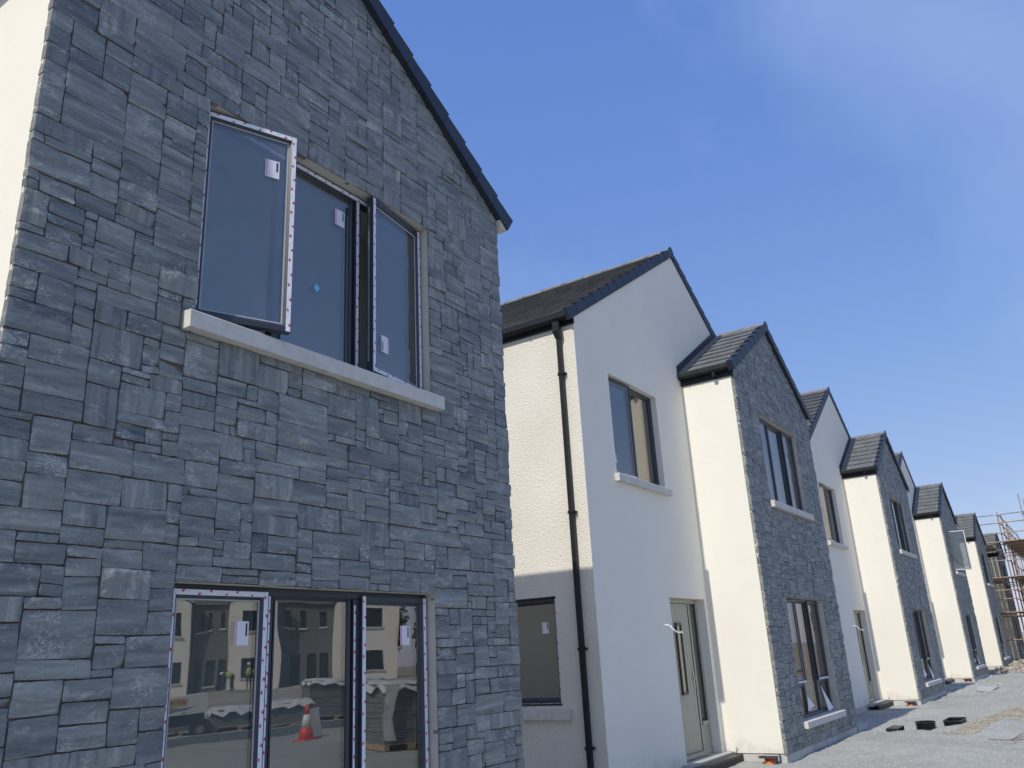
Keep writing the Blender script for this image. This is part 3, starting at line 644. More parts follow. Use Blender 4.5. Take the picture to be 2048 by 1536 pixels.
        if special == 'plastic':
            w = window(root, U0+.004, U1-.004, US+.012, UH-.004, yf, [
                (U0, m1, US+.012, UH-.004, 'sash', -72, 'LTRB', None), (m1, m2, US+.012, UH-.004, 'fixed', 0, '', None), (m2, U1, US+.012, UH-.004, 'sash', 0, '', None)], rg=rg, detail=False)
        else:
            w = window(root, U0+.004, U1-.004, US+.012, UH-.004, yf, [
                (U0, m1, US+.012, UH-.004, 'sash', 0, '', None), (m1, m2, US+.012, UH-.004, 'fixed', 0, '', None), (m2, U1, US+.012, UH-.004, 'sash', 0, 'B', None)], rg=rg, fr_tape='')
        tr = LS+.52
        w2 = window(root, U0+.004, U1-.004, LS+.012, LH-.004, yf+.02, [
            (U0, m1, tr, LH-.004, 'sash', -3, 'B', None), (U0, m1, LS+.012, tr, 'fixed', 0, '', None), (m1, m2, LS+.012, LH-.004, 'fixed', 0, '', None),
            (m2, U1, tr, LH-.004, 'sash', 0, 'B', None), (m2, U1, LS+.012, tr, 'fixed', 0, '', None)], rg=rg, fr_tape='')
        mb = MB(); ya = yf+.006      # torn flaps of protective film
        for (p, q, r_) in (((m1-.06, ya, LS+.10), (m1+.16, ya-.05, LS+.17), (m1-.03, ya-.01, LS+.33)), ((m2+.12, ya, LS+.44), (m2+.26, ya-.03, LS+.02), (m2+.52, ya-.05, LS+.05))):
            mb.add([p, q, r_, *[(c[0], c[1]+.002, c[2]) for c in (p, q, r_)]], [(0, 1, 2), (5, 4, 3), (0, 3, 4, 1), (1, 4, 5, 2), (2, 5, 3, 0)])
        part(mb, 'torn_film', M['tape'], w2)
        mb = MB(); tape_strip(mb, U1-.006, U1+.012, LS+.02, LS+.86, -.001, 'R', rg); part(mb, 'protective_tape', [M['white'], M['white']], w2)
    sill_part(root, U0-.08, U1+.08, US, US-.109, -.078, .10)
    sill_part(root, U0-.08, U1+.08, LS, LS-.095, -.078, .12)
    mid = -1.985
    window(root, -2.727, -1.148, 3.802, 5.253, D+.09, [(-2.731, mid, 3.802, 5.253, 'sash', -4, 'B', (.12, .14)), (mid, -1.144, 3.802, 5.253, 'fixed', 0, 'B', (.08, .16))], rg=rg)
    sill_part(root, -2.81, -1.065, 3.79, 3.69, D-.074, D+.1)
    wr = window(root, rw[0]+.004, rw[1]-.004, rw[2]+.012, rw[3]-.004, .09, [(rw[0], rw[1], rw[2]+.012, rw[3]-.004, 'sash', 0, 'R', (.86, .74))], T=Tr, rg=rg, fr_tape='B')
    sill_part(root, rw[0]-.13, rw[1]+.13, rw[2]-.04, rw[2]-.15, -.06, .1, T=Tr)
    # ---- front door
    yd = D+.13; x0, x1, zt = -1.431, -.145, 2.196
    db = MB(); db.ring(x0, x1, .02, zt, [(0, yd+.07), (0, yd), (.050, yd), (.058, yd+.008), (.058, yd+.07)]); xm = x0+.96
    db.box(xm-.028, xm+.028, yd-.001, yd+.069, .05, zt-.055); db.box(xm+.028, x1-.05, yd+.006, yd+.069, .05, .42); db.box(xm+.028, x1-.05, yd-.02, yd+.069, .42, .47)
    db.box(x0+.02, xm+.02, yd-.045, yd+.05, .03, .085)
    fr = part(db, 'front_door', M['sage'], root)
    lb = MB(); a, b = x0+.066, xm-.034; n = 9; w_ = (b-a)/n
    for i in range(n): lb.box(a+i*w_+.0025, a+(i+1)*w_-.0025, yd+.010, yd+.05, .09, zt-.066)
    lb.box(a, b, yd+.014, yd+.048, .088, zt-.064)
    part(lb, 'door_leaf', M['sage'], fr)
    gb2 = MB(); gx = a+(b-a)*.50; gb2.ring(gx-.10, gx+.10, .86, 1.86, [(0, yd+.012), (0, yd-.012), (.022, yd-.018), (.045, yd-.006), (.045, yd+.012)]); part(gb2, 'glazing_surround', M['sagedark'], fr)
    g = MB(); g.box(gx-.056, gx+.056, yd-.002, yd+.008, .905, 1.815); part(g, 'pane', M['glass'], fr)
    g = MB(); g.box(xm+.034, x1-.06, yd+.024, yd+.034, .475, zt-.062); part(g, 'side_pane', M['glass'], fr)
    g = MB(); g.ring(xm+.030, x1-.056, .472, zt-.058, [(0, yd+.005), (.012, yd+.004), (.02, yd+.022)]); g.box(b-.004, b+.006, yd+.004, yd+.03, .09, zt-.066); part(g, 'gasket', M['sagedark'], fr)
    hb = MB(); hx = b-.055; hb.box(hx-.015, hx+.015, yd-.002, yd+.010, .92, 1.16); hb.tube([(hx, yd, 1.07), (hx, yd-.045, 1.07), (hx-.02, yd-.05, 1.07), (hx-.11, yd-.05, 1.07)], .009, 8); part(hb, 'door_handle', M['steel'], fr)
    # threshold: slab on a ribbed dark drain
    sb = MB(); sb.box(-1.62, .0, D-.14, D+.13, -.045, .018); part(sb, 'doorstep', M['conc'], root)
    sb = MB(); sb.box(-1.62, .34, D-.26, D-.142, -.042, -.012)
    x = -1.62
    while x < .33: sb.box(x, x+.03, D-.262, D-.235, -.115, -.043); x += .052
    part(sb, 'threshold_drain', M['gully'], root)
    # cable tail left for the porch light
    cbm = MB(); cz = 1.80; x = -1.70
    pth = [(x, D+.01, cz+.01), (x+.00, D-.04, cz+.015), (x+.02, D-.08, cz-.005), (x+.035, D-.11, cz-.05), (x+.07, D-.14, cz-.085), (x+.11, D-.16, cz-.095), (x+.14, D-.17, cz-.09)]
    P2 = []
    for i in range(len(pth)-1):
        for t in (0, .33, .66): P2.append(Vector(pth[i]).lerp(Vector(pth[i+1]), t))
    P2.append(Vector(pth[-1])); cbm.tube(P2, .0105, 7)
    cbm.tube([pth[-1], (x+.17, D-.18, cz-.075)], .006, 5); cbm.tube([pth[-1], (x+.165, D-.20, cz-.11)], .006, 5)
    part(cbm, 'cable_tail', M['cable'], root, True)
    root['bw'] = 1; del root['bw']
    return root, w

XS = 13.881; PT = 11.0526; H0Z = -.225
near, _ = make_house('nearest house, dark slate stone gable with two upper sashes swung outwards', bay_slope=.69, special='near', seed=2, stone_seed=5)
near.location = (XS-PT, -.004, H0Z)
h1, _ = make_house('white gabled house with sage green door and black downpipe beside the nearest stone house', special='brick', seed=3, stone_seed=9)
h1.location = (XS, 0, 0)
LB = {2: 'second white and stone house along, behind the pair of black ribbed chamber rings',
      4: 'house with a white bay side and closed windows, directly before the scaffolded one',
      5: 'far unfinished house standing behind the rusty scaffolding'}
for i in (2, 4, 5):
    c = copy_tree(h1); c.location = (XS+PT*(i-1), 0, 0); c['label'] = LB[i]
h3, w3_ = make_house('house with an upstairs sash swung wide open and hung with clear plastic', special='plastic', seed=6, stone_seed=9)
h3.location = (XS+PT*2, 0, 0)
# share the heavy stone mesh
for ch in kids[h3.name]:
    if ch.name.startswith('stone_cladding'):
        ch.data = [q for q in kids[h1.name] if q.name.startswith('stone_cladding')][0].data
# crumpled plastic in the open sash of that house
T = Matrix.Translation((U0+.022, .091, 0)) @ Matrix.Rotation(R(-72), 4, 'Z')
mb = MB(T); nx, nz = 14, 22; rg = random.Random(4)
for i in range(nx+1):
    for k in range(nz+1):
        u = i/nx; t = k/nz
        X = .06+.56*u*(1-.45*t*(1-u)); Z = US+1.42-1.30*t*(1-.35*(1-u)) - .1*math.sin(u*3.1)*t
        mb.v.append(T @ Vector((X, -.045-.05*t*math.sin(u*9+t*5)*noise.noise(Vector((u*6, t*9, 1)))-.03*t, Z)))
for i in range(nx):
    for k in range(nz): q = i*(nz+1)+k; mb.f.append((q, q+nz+1, q+nz+2, q+1)); mb.mi.append(0)
o = mb.build('plastic_sheet', M['film'], None, True); o.location = (0, 0, 0)
sd = o.modifiers.new('thick', 'SOLIDIFY'); sd.thickness = .001
o.location = h3.location
tag(o, 'crumpled clear plastic sheet hanging in the wide open upstairs sash', 'plastic sheet')

# ---------------------------------------------------------------- ground
def gz(x, y):
    z = -.125
    if x < 12: z -= .24*min(1, (12-x)/3)
    if y < -8: z += (min(-y, 42)-8)/34*.55
    z += .035*noise.noise(Vector((x*.8, y*.8, 3)))+.014*noise.noise(Vector((x*3, y*3, 5)))+.008*noise.noise(Vector((x*9, y*9, 7)))
    def mound(cx, cy, h, rx, ry):
        d = math.hypot((x-cx)/rx, (y-cy)/ry); return h*max(0, 1-d)**1.15
    z += mound(17.05, -.95, .17, 1.6, 1.1)+mound(15.3, -1.9, .10, 2.2, 1.0)+mound(19.9, -1.9, .08, 1.2, .8)+mound(31, -1.8, .12, 6, 1.2)+mound(27.2, -.9, .08, 2.2, .8)
    z -= .035*math.exp(-((y+2.55+.05*math.sin(x*.7))/.16)**2)+.03*math.exp(-((y+4.1+.06*math.sin(x*.6))/.18)**2)
    z -= .10*math.exp(-((x-18.9)/1.6)**2-((y+.75)/.30)**2)
    z += mound(50, -1.0, .28, 3.5, 1.6)
    if y > -.0 and 3 < x: z = min(z, -.11 if x > 12 else -.3)
    return z
def soil(x, y):
    s = .0
    if y < -16: s = max(s, min(1, (-y-16)/4))
    s = max(s, math.exp(-((y+1.75+(x-18.5)*.10)/.25)**2)*min(1, max(0, x-16.9))*(1 if x < 24 else 0)*1.1)
    s = max(s, 1.0*math.exp(-((y+2.9)/.9)**2-((x-23)/4.0)**2))
    s = max(s, 1.1 if x > 42 else 0)
    s = max(s, .9*math.exp(-((y-.05)/.25)**2) if 42 < x else 0)
    return s
def axis(segs):
    r = []
    for a, b, st in segs:
        x = a
        while x < b-1e-6: r.append(x); x += st
    r.append(segs[-1][1]); return r
gx = axis([(-900, -60, 120), (-60, 0, 6), (0, 12, .6), (12, 26, .07), (26, 60, .30), (60, 120, 4), (120, 1400, 160)])
gy = axis([(-900, -60, 120), (-60, -16, 2.2), (-16, -3.5, .5), (-3.5, 1.2, .06), (1.2, 12, .9), (12, 60, 8), (60, 900, 120)])
mb = MB(); ny = len(gy)
for x in gx:
    for y in gy: mb.v.append(Vector((x, y, gz(x, y) if -60 <= x <= 120 and -60 <= y <= 60 else (-.125 if y > -60 else .42))))
for i in range(len(gx)-1):
    for k in range(ny-1): q = i*ny+k; mb.f.append((q, q+ny, q+ny+1, q+1)); mb.mi.append(0)
g = mb.build('ground', M['ground'], None, True); tag(g, kind='structure')
at = g.data.attributes.new('soil', 'FLOAT', 'POINT')
at.data.foreach_set('value', [soil(v.x, v.y) for v in mb.v])
# loose chippings and clay lumps
def rocks(name, n, area, smin, smax, mat, sd, cond=None):
    rg = random.Random(sd); mb = MB(); c = 0
    while c < n:
        x = rg.uniform(area[0], area[1]); y = rg.uniform(area[2], area[3])
        if cond and not cond(x, y, rg): continue
        c += 1; s = rg.uniform(smin, smax)**1; z = gz(x, y)
        vs = []
        for q in ((1, 0, 0), (0, 1, 0), (-1, 0, 0), (0, -1, 0), (0, 0, 1), (0, 0, -1)):
            v = Vector(q)*s*rg.uniform(.6, 1.25); v.z *= .7; vs.append(v)
        rz = Matrix.Rotation(rg.uniform(0, 6.3), 3, 'Z') @ Matrix.Rotation(rg.uniform(0, 1.5), 3, 'X')
        vs = [rz @ v+Vector((x, y, z+s*.25)) for v in vs]
        mb.add(vs, [(0, 1, 4), (1, 2, 4), (2, 3, 4), (3, 0, 4), (1, 0, 5), (2, 1, 5), (3, 2, 5), (0, 3, 5)])
    return mb.build(name, mat)
inside = lambda x, y, rg: not (0 < ((x-XS) % PT) < V+.05 and y > -.02) and y < D
tag(rocks('gravel', 9000, (13, 26, -3.4, .9), .004, .014, M['rock'], 3, inside), 'loose grey stone chippings scattered over the unfinished ground', 'gravel', kind='stuff')
tag(rocks('rubble', 2600, (17.2, 24, -3.2, -.8), .006, .026, M['soilrock'], 4, lambda x, y, rg: math.hypot(x-19.05, y+1) > .28 and math.hypot(x-19.55, y+1.42) > .40 and soil(x, y)+.3*noise.noise(Vector((x*2, y*2, 0))) > .5), 'sandy clay rubble dug up beside the black chamber rings', 'rubble', kind='stuff')
tag(rocks('rubble', 700, (42, 66, -3, .2), .04, .16, M['soilrock'], 5, lambda x, y, rg: rg.random() < .8), 'pale rubble and clods at the foot of the scaffolding', 'rubble', kind='stuff')
tag(rocks('gravel', 4500, (26, 46, -4, .6), .010, .03, M['rock'], 8, inside), 'grey hardcore lumps in front of the farther houses', 'gravel', kind='stuff')

# ---------------------------------------------------------------- small things on the ground
def gully_top(x, label):
    r = empty('drain_gully', (x, .22, gz(x, .22)), label=label, cat='drain', group='gullies at the foot of the bay walls')
    b = MB(); b.tube([(0, 0, -.1), (0, 0, .075)], .075, 16); part(b, 'pipe', M['orange'], r, True)
    b = MB(); b.ring(-.12, .12, -.12, .12, [(0, 0), (0, .03), (.02, .03), (.045, 0)]); b.v = [Vector((p.x, p.z, .075+p.y)) for p in b.v]; b.box(-.10, .10, -.10, .10, .078, .085); part(b, 'gully_frame', M['gully'], r)
    b = MB(); b.box(-.02, .02, -.126, .126, .104, .108); b.box(-.02, .02, -.13, -.126, .03, .108); part(b, 'tape_strip', M['tape'], r)
for i, lab in ((0, 'orange drain pipe with dark gully frame nearest the sage green door'), (1, 'dark gully on orange pipe at the foot of the second white bay side'), (2, 'small orange drain pipe below the house with the plastic-hung open sash')):
    gully_top(XS+PT*i-.13, lab)

def riser(name, x, y, z, rx, ry, n, label, round_=True):
    r = empty(name, (x, y, z), label=label, cat='chamber', group='black ribbed inspection chamber rings')
    b = MB(); seg = 28; prof = []
    hgt = .032
    for k in range(n):
        z0 = k*hgt
        prof += [(1.0, z0), (1.0, z0+hgt*.35), (.86, z0+hgt*.45), (.86, z0+hgt*.9)]
    prof += [(1.03, n*hgt), (1.03, n*hgt+.014), (.90, n*hgt+.014), (.88, 0)]
    vs = []; fs = []
    for (s, zz) in prof:
        for q in range(seg):
            a = 2*math.pi*q/seg; c, s_ = math.cos(a), math.sin(a)
            if not round_: e = .35; c = math.copysign(abs(c)**e, c); s_ = math.copysign(abs(s_)**e, s_)
            vs.append((rx*s*c, ry*s*s_, zz))
    for k in range(len(prof)-1): fs += [(k*seg+q, k*seg+(q+1) % seg, (k+1)*seg+(q+1) % seg, (k+1)*seg+q) for q in range(seg)]
    b.add(vs, fs); part(b, 'ribbed_ring', M['black'], r)
    b = MB(); b.add([(rx*.885*math.cos(2*math.pi*q/seg), ry*.885*math.sin(2*math.pi*q/seg), .01) for q in range(seg)], [tuple(range(seg))]); part(b, 'chamber_base', M['gully'], r)
riser('chamber_ring', 19.05, -1.0, -.19, .24, .17, 5, 'smaller round black ribbed chamber ring half buried left of the larger one')
riser('chamber_ring', 19.65, -1.42, -.20, .46, .16, 5, 'larger black ribbed chamber ring, right of the smaller one', False)
r = empty('drain_box', (18.85, -.50, -.19), label='low open black drain box lying behind the grey gravel mound', cat='drain')
b = MB(); b.box(-.32, .32, -.10, .10, .085, .10)
for x in (-.32, -.06, .20, .30): b.box(x, x+.02, -.10, .10, 0, .085)
part(b, 'box_shell', M['black'], r)
# kerb block stub at the bay corner
b = MB(); b.box(-.0, .75, -.09, .09, -.06, .10); b.box(.03, .72, -.07, .07, .10, .115); o = b.build('concrete_kerb', M['conc']); o.location = (18.25, .10, -.13); o.rotation_euler = (0, 0, -.02)
tag(o, 'short grey concrete kerb block leading off the first far bay corner', 'kerb')
# broken sheet in the gravel
b = MB()
b.add([(-.9, -.12, .02), (.1, -.25, .10), (.9, -.10, .03), (.7, .25, .05), (-.2, .30, .13), (-.8, .2, .03)] + [(-.9, -.12, 0), (.1, -.25, .08), (.9, -.10, .01), (.7, .25, .03), (-.2, .30, .11), (-.8, .2, .01)],
      [(0, 1, 4, 5), (1, 2, 3, 4), (6, 11, 10, 7), (7, 10, 9, 8), (0, 6, 7, 1), (1, 7, 8, 2), (2, 8, 9, 3), (3, 9, 10, 4), (4, 10, 11, 5), (5, 11, 6, 0)])
o = b.build('broken_sheet', M['conc']); o.location = (30.2, -1.0, -.10); tag(o, 'pale broken board lying flat on the grey gravel', 'board')
# reinforcing bars
for k, (ax, ay, bx_, by, lab) in enumerate(((16.75, -2.42, 17.9, -3.1, 'upper rusty reinforcing bar lying on the gravel at the right edge'), (16.35, -2.30, 17.3, -3.0, 'lower rusty reinforcing bar lying on the gravel at the right edge'), (16.6, -2.55, 18.3, -2.9, 'rusty reinforcing bar crossing over the other two'))):
    b = MB(); b.tube([(ax+(bx_-ax)*t-0, ay+(by-ay)*t, gz(ax+(bx_-ax)*t, ay+(by-ay)*t)+.035+.015*k+.01*math.sin(t*6)) for t in [q/12 for q in range(13)]], .007, 6)
    tag(b.build('steel_bar', M['rust']), lab, 'steel bar', 'reinforcing bars on the gravel')
# boards by the scaffold foot
for k, (x, y, l, lab) in enumerate(((43.2, -.35, 2.6, 'dark timber lying at the base of the last white bay'), (46.9, -.75, 2.2, 'dark timber lying in the rubble under the scaffolding'))):
    b = MB(); b.box(-l/2, l/2, -.09, .09, 0, .07); b.box(-l/2+.3, -l/2+.4, -.13, .13, .07, .10); o = b.build('timber', M['rust']); o.location = (x, y, gz(x, y)); o.rotation_euler = (0, 0, .04)
    tag(o, lab, 'timber', 'timbers in the rubble')

# ---------------------------------------------------------------- scaffolding
sc = empty('scaffolding', (54, -.7, -.2), label='rusty tube scaffolding with plank decks round the far unfinished house', cat='scaffolding')
ox, oy, oz = 54, -.7, -.2
rg = random.Random(12)
def tubep(name, a, b_, mat, r=.030):
    m = MB(); a = Vector(a)-Vector((ox, oy, oz)); b2 = Vector(b_)-Vector((ox, oy, oz)); m.tube([a, b2], r, 8)
    part(m, name, M[mat], sc, True)
levels = (.45, 2.35, 4.15, 6.02)
posts = [(54.0, -.70, 7.75, 'rust'), (54.5, -1.0, 7.3, 'rust'), (54.0, .45, 7.3, 'galv'), (54.1, -1.9, 8.6, 'galv'), (56.4, -.72, 7.9, 'rust'), (56.4, -1.9, 7.6, 'galv'), (58.8, -.7, 7.2, 'rust'), (58.8, -1.9, 8.9, 'galv'), (61.2, -.7, 7.6, 'rust'), (61.2, -1.95, 7.6, 'rust'), (63.6, -.7, 7.8, 'galv'), (63.6, -2.0, 8.0, 'rust')]
posts += [(66.0, -.7, 7.4, 'rust'), (66.0, -2.0, 7.9, 'rust'), (68.6, -.7, 7.9, 'galv'), (68.6, -2.0, 8.4, 'rust'), (71.0, -2.0, 8.0, 'rust'), (55.2, -1.95, 7.4, 'rust'), (57.6, -1.95, 8.2, 'rust'), (60.0, -1.95, 7.3, 'galv')]
for x, y, z, m in posts: tubep('standard', (x, y, -.15), (x+rg.uniform(-.05, .05), y, z), m, .034)
for z in (1.0, 2.35, 3.1, 3.55, 4.15, 5.1, 5.95, 6.55, 7.1, 7.55):
    for y in (-.78, -1.97): tubep('ledger', (53.7, y, z+rg.uniform(-.03, .03)), (71.2, y, z+rg.uniform(-.03, .03)), rg.choice(['rust', 'galv', 'board', 'rust']), .028)
    tubep('transom', (53.93, .9, z+.06), (53.93, -2.3, z+.06), rg.choice(['rust', 'galv', 'board']), .028)
for x in (56.33, 58.73, 61.13):
    for z in (2.30, 4.10, 5.9): tubep('transom', (x, .3, z), (x, -2.2, z), 'rust', .028)
tubep('brace', (54.1, -2.02, .1), (56.4, -2.02, 4.1), 'rust'); tubep('brace', (58.8, -2.02, .1), (56.5, -2.02, 4.1), 'board'); tubep('brace', (54.1, -2.02, 4.1), (56.4, -2.02, 7), 'rust')
for z in (2.44, 4.24, 6.10):
    for k in range(5):
        m = MB(); y0 = -.84-k*.235; m.box(53.5-ox+rg.uniform(-.2, .1), 71.3-ox, y0-.11-oy, y0+.11-oy, z-oz, z+.038-oz); part(m, 'deck_board', M['board'], sc)
    m = MB(); m.box(53.70-ox, 53.92-ox, -2.2-oy, .85-oy, z-.0-oz, z+.04-oz); m.box(53.45-ox, 53.68-ox, -2.2-oy, .85-oy, z-.0-oz, z+.04-oz); part(m, 'deck_board', M['board'], sc)
for x, y, z, m_ in posts:
    for zz in (1.0, 2.4, 4.2, 6.0, 7.1):
        if zz < z and y > -1.5:
            m = MB(); m.box(x-.05-ox, x+.05-ox, y-.06-oy, y+.05-oy, zz-.05-oz, zz+.06-oz); part(m, 'coupler', M['galv'], sc)
for z in (2.40, 4.20, 6.0):
    for k in range(4):
        m = MB(); y0 = .02+k*.23; m.box(54.1-ox, 57.95-ox, y0-.105-oy, y0+.105-oy, z-oz, z+.038-oz); part(m, 'deck_board', M['board'], sc)
# ladder-like guard panels
for x in (54.6, 56.0, 57.6):
    m = MB()
    for k in range(5): m.box(x+.3*k-ox, x+.3*k+.03-ox, -1.99-oy, -1.96-oy, 4.3-oz, 5.1-oz)
    part(m, 'guard_panel', M['galv'], sc)

# ---------------------------------------------------------------- across the road (seen mirrored in the ground floor panes)
def pallet_stack(x, y, rz, h, w, d, label, top=True, drape=False):
    z = gz(x, y); r = empty('block_pallet', (x, y, z), rz, label=label, cat='pallet', group='pallets of paving blocks along the road')
    b = MB()
    for q in (-w/2, -.06, w/2-.12): b.box(q, q+.12, -d/2, d/2, 0, .10)
    b.box(-w/2, w/2, -d/2, d/2, .10, .125); part(b, 'pallet', M['wood'], r)
    b = MB(); rows = int(h/.085)
    for k in range(rows):
        e = .006*((k*7) % 3); b.box(-w/2+.02+e, w/2-.02-e, -d/2+.02+e, d/2-.02-e, .128+k*.085, .128+k*.085+.080)
    part(b, 'paving_blocks', M['blockgrey'], r)
    if top:
        b = MB(); zt = .135+rows*.085; rg = random.Random(int(x*10)); n = 10
        for i in range(n+1):
            for k in range(n+1):
                u, v = i/n, k/n; e = max(abs(u-.5), abs(v-.5))*2; drop = max(0, e-.8)*(.8+.25*math.sin(i*1.9+k*1.3+x))
                b.v.append(Vector(((u-.5)*(w+.10), (v-.5)*(d+.10), zt+.05*noise.noise(Vector((u*5+x, v*5, 0)))+.04-drop)))
        for i in range(n):
            for k in range(n): q = i*(n+1)+k; b.f.append((q, q+n+1, q+n+2, q+1)); b.mi.append(0)
        if drape:
            b.add([(-w/2-.03, d/2+.04, zt), (-w/2+.35, d/2+.06, zt), (-w/2+.10, d/2+.10, zt*.5), (-w/2+.22, d/2+.08, zt*.15), (-w/2-.05, d/2+.09, .2), (-w/2-.12, d/2+.04, zt*.5)], [(0, 1, 2, 5), (5, 2, 3, 4)])
        part(b, 'plastic_wrap', M['wrap'], r, True)
pallet_stack(14.85, -8.05, .30, 1.15, 1.15, 1.1, 'tall wrapped block pallet nearest the road, mirrored in the right hand pane', True, True)
pallet_stack(18.1, -15.0, .5, .52, 1.25, 1.1, 'block pallet behind the traffic cone, white wrap torn')
pallet_stack(16.6, -15.8, .5, .50, 1.15, 1.1, 'low block pallet between the white machine panel and the cone')
pallet_stack(20.3, -15.6, .5, 1.05, 1.6, 1.3, 'high dark block stack behind the cone pallet', True)
pallet_stack(22.3, -16.2, .5, 1.0, 1.2, 1.1, 'block stack farthest along the mirrored road')
pallet_stack(14.9, -15.9, .5, .62, 1.1, 1.1, 'low crumpled pallet right beside the machine tyre')
b = MB()
x = -5
while x < 60: b.box(x+.008, x+.907, -.075, .075, -.10, .12); x += .915
o = b.build('road_kerb', M['oconc']); o.location = (0, -13.3, .02); o.rotation_euler = (0, 0, 0); tag(o, 'long pale concrete kerb line on the far side of the road', 'kerb')
c = empty('traffic_cone', (15.9, -11.8, gz(15.9, -11.8)), label='red and white traffic cone standing at the kerb', cat='traffic cone')
b = MB(); b.tube([(0, 0, .03), (0, 0, .25)], [.185, .145], 24); b.tube([(0, 0, .52), (0, 0, .74)], [.085, .04], 24); b.box(-.24, .24, -.24, .24, 0, .035); part(b, 'cone_body', M['conered'], c, True)
b = MB(); b.tube([(0, 0, .25), (0, 0, .52)], [.147, .087], 24); part(b, 'reflective_sleeve', M['conewhite'], c, True)
b = MB(); b.box(-.13, .13, -.008, .008, 0, .62); b.box(-.15, .15, -.012, .012, .60, .64); o = b.build('leaning_board', M['conewhite']); o.location = (16.35, -11.95, gz(16.3, -11.9)); o.rotation_euler = (-.22, -.16, .5)
tag(o, 'narrow white board leaning beside the traffic cone', 'board')
# white machine with dark wheels and faded yellow plate
t = empty('site_machine', (13.62, -14.1, gz(13.5, -14.1)), .35, label='white panelled site machine with faded yellow plate on dark wheels', cat='machine')
b = MB(); b.prism([(-1.5, 1.02), (1.02, 1.02), (1.06, 1.35), (1.0, 1.72), (-1.5, 1.62)], -.5, .5); part(b, 'panel_body', M['panel'], t)
b = MB(); b.box(-1.4, 1.0, -.45, .45, .62, 1.015); part(b, 'chassis', M['dark'], t)
for x in (-.95, .85):
    b = MB(); b.tube([(x, .30, .42), (x, .56, .42)], .42, 24); wh = part(b, 'wheel', M['dark'], t)
    b = MB(); b.tube([(x, .56, .42), (x, .575, .42)], .16, 16); part(b, 'hub', M['galv'], wh)
b = MB(); b.box(-1.1, .22, .502, .512, 1.34, 1.60); part(b, 'plate', M['yellow'], t)
cu = bpy.data.curves.new('plate_text', 'FONT'); cu.body = 'ACE HI'; cu.size = .19; cu.extrude = .002; cu.materials.append(M['ink'])
oc = bpy.data.objects.new('plate_text', cu); COL.objects.link(oc); bpy.context.view_layer.update(); me = bpy.data.meshes.new_from_object(oc.evaluated_get(bpy.context.evaluated_depsgraph_get())); bpy.data.objects.remove(oc)
o = bpy.data.objects.new('lettering', me); COL.objects.link(o); o.parent = t; o.location = (.12, .516, 1.40); o.rotation_euler = (R(90), 0, R(180))
b = MB(); b.prism([(-1.05, 1.08), (-.80, 1.08), (-.2, 1.16), (.45, 1.26), (.55, 1.28), (.2, 1.20), (-.05, 1.25), (-.35, 1.30), (-.65, 1.27), (-.85, 1.18), (-1.05, 1.14)], .502, .508); b.prism([(.0, 1.04), (.14, 1.04), (.15, 1.12), (.02, 1.13)], .502, .508); part(b, 'machine_drawing', M['framelit'], t)
t.scale = (.66, .66, .66)
# soil bank
b = MB(); n = 40; m_ = 14
for i in range(n+1):
    for k in range(m_+1):
        u, v = i/n, k/m_; x = 24+34*u; y = -30+10*(v-.5); e = math.sin(math.pi*v)*min(1, 4*min(u, 1-u))
        b.v.append(Vector((x, y, .1+.65*e*(1+.5*noise.noise(Vector((x*.4, y*.4, 0))))+.12*noise.noise(Vector((x*1.5, y*1.5, 0))))))
for i in range(n):
    for k in range(m_): q = i*(m_+1)+k; b.f.append((q, q+m_+1, q+m_+2, q+1)); b.mi.append(0)
tag(b.build('soil_bank', M['soilrock'], None, True), kind='structure')
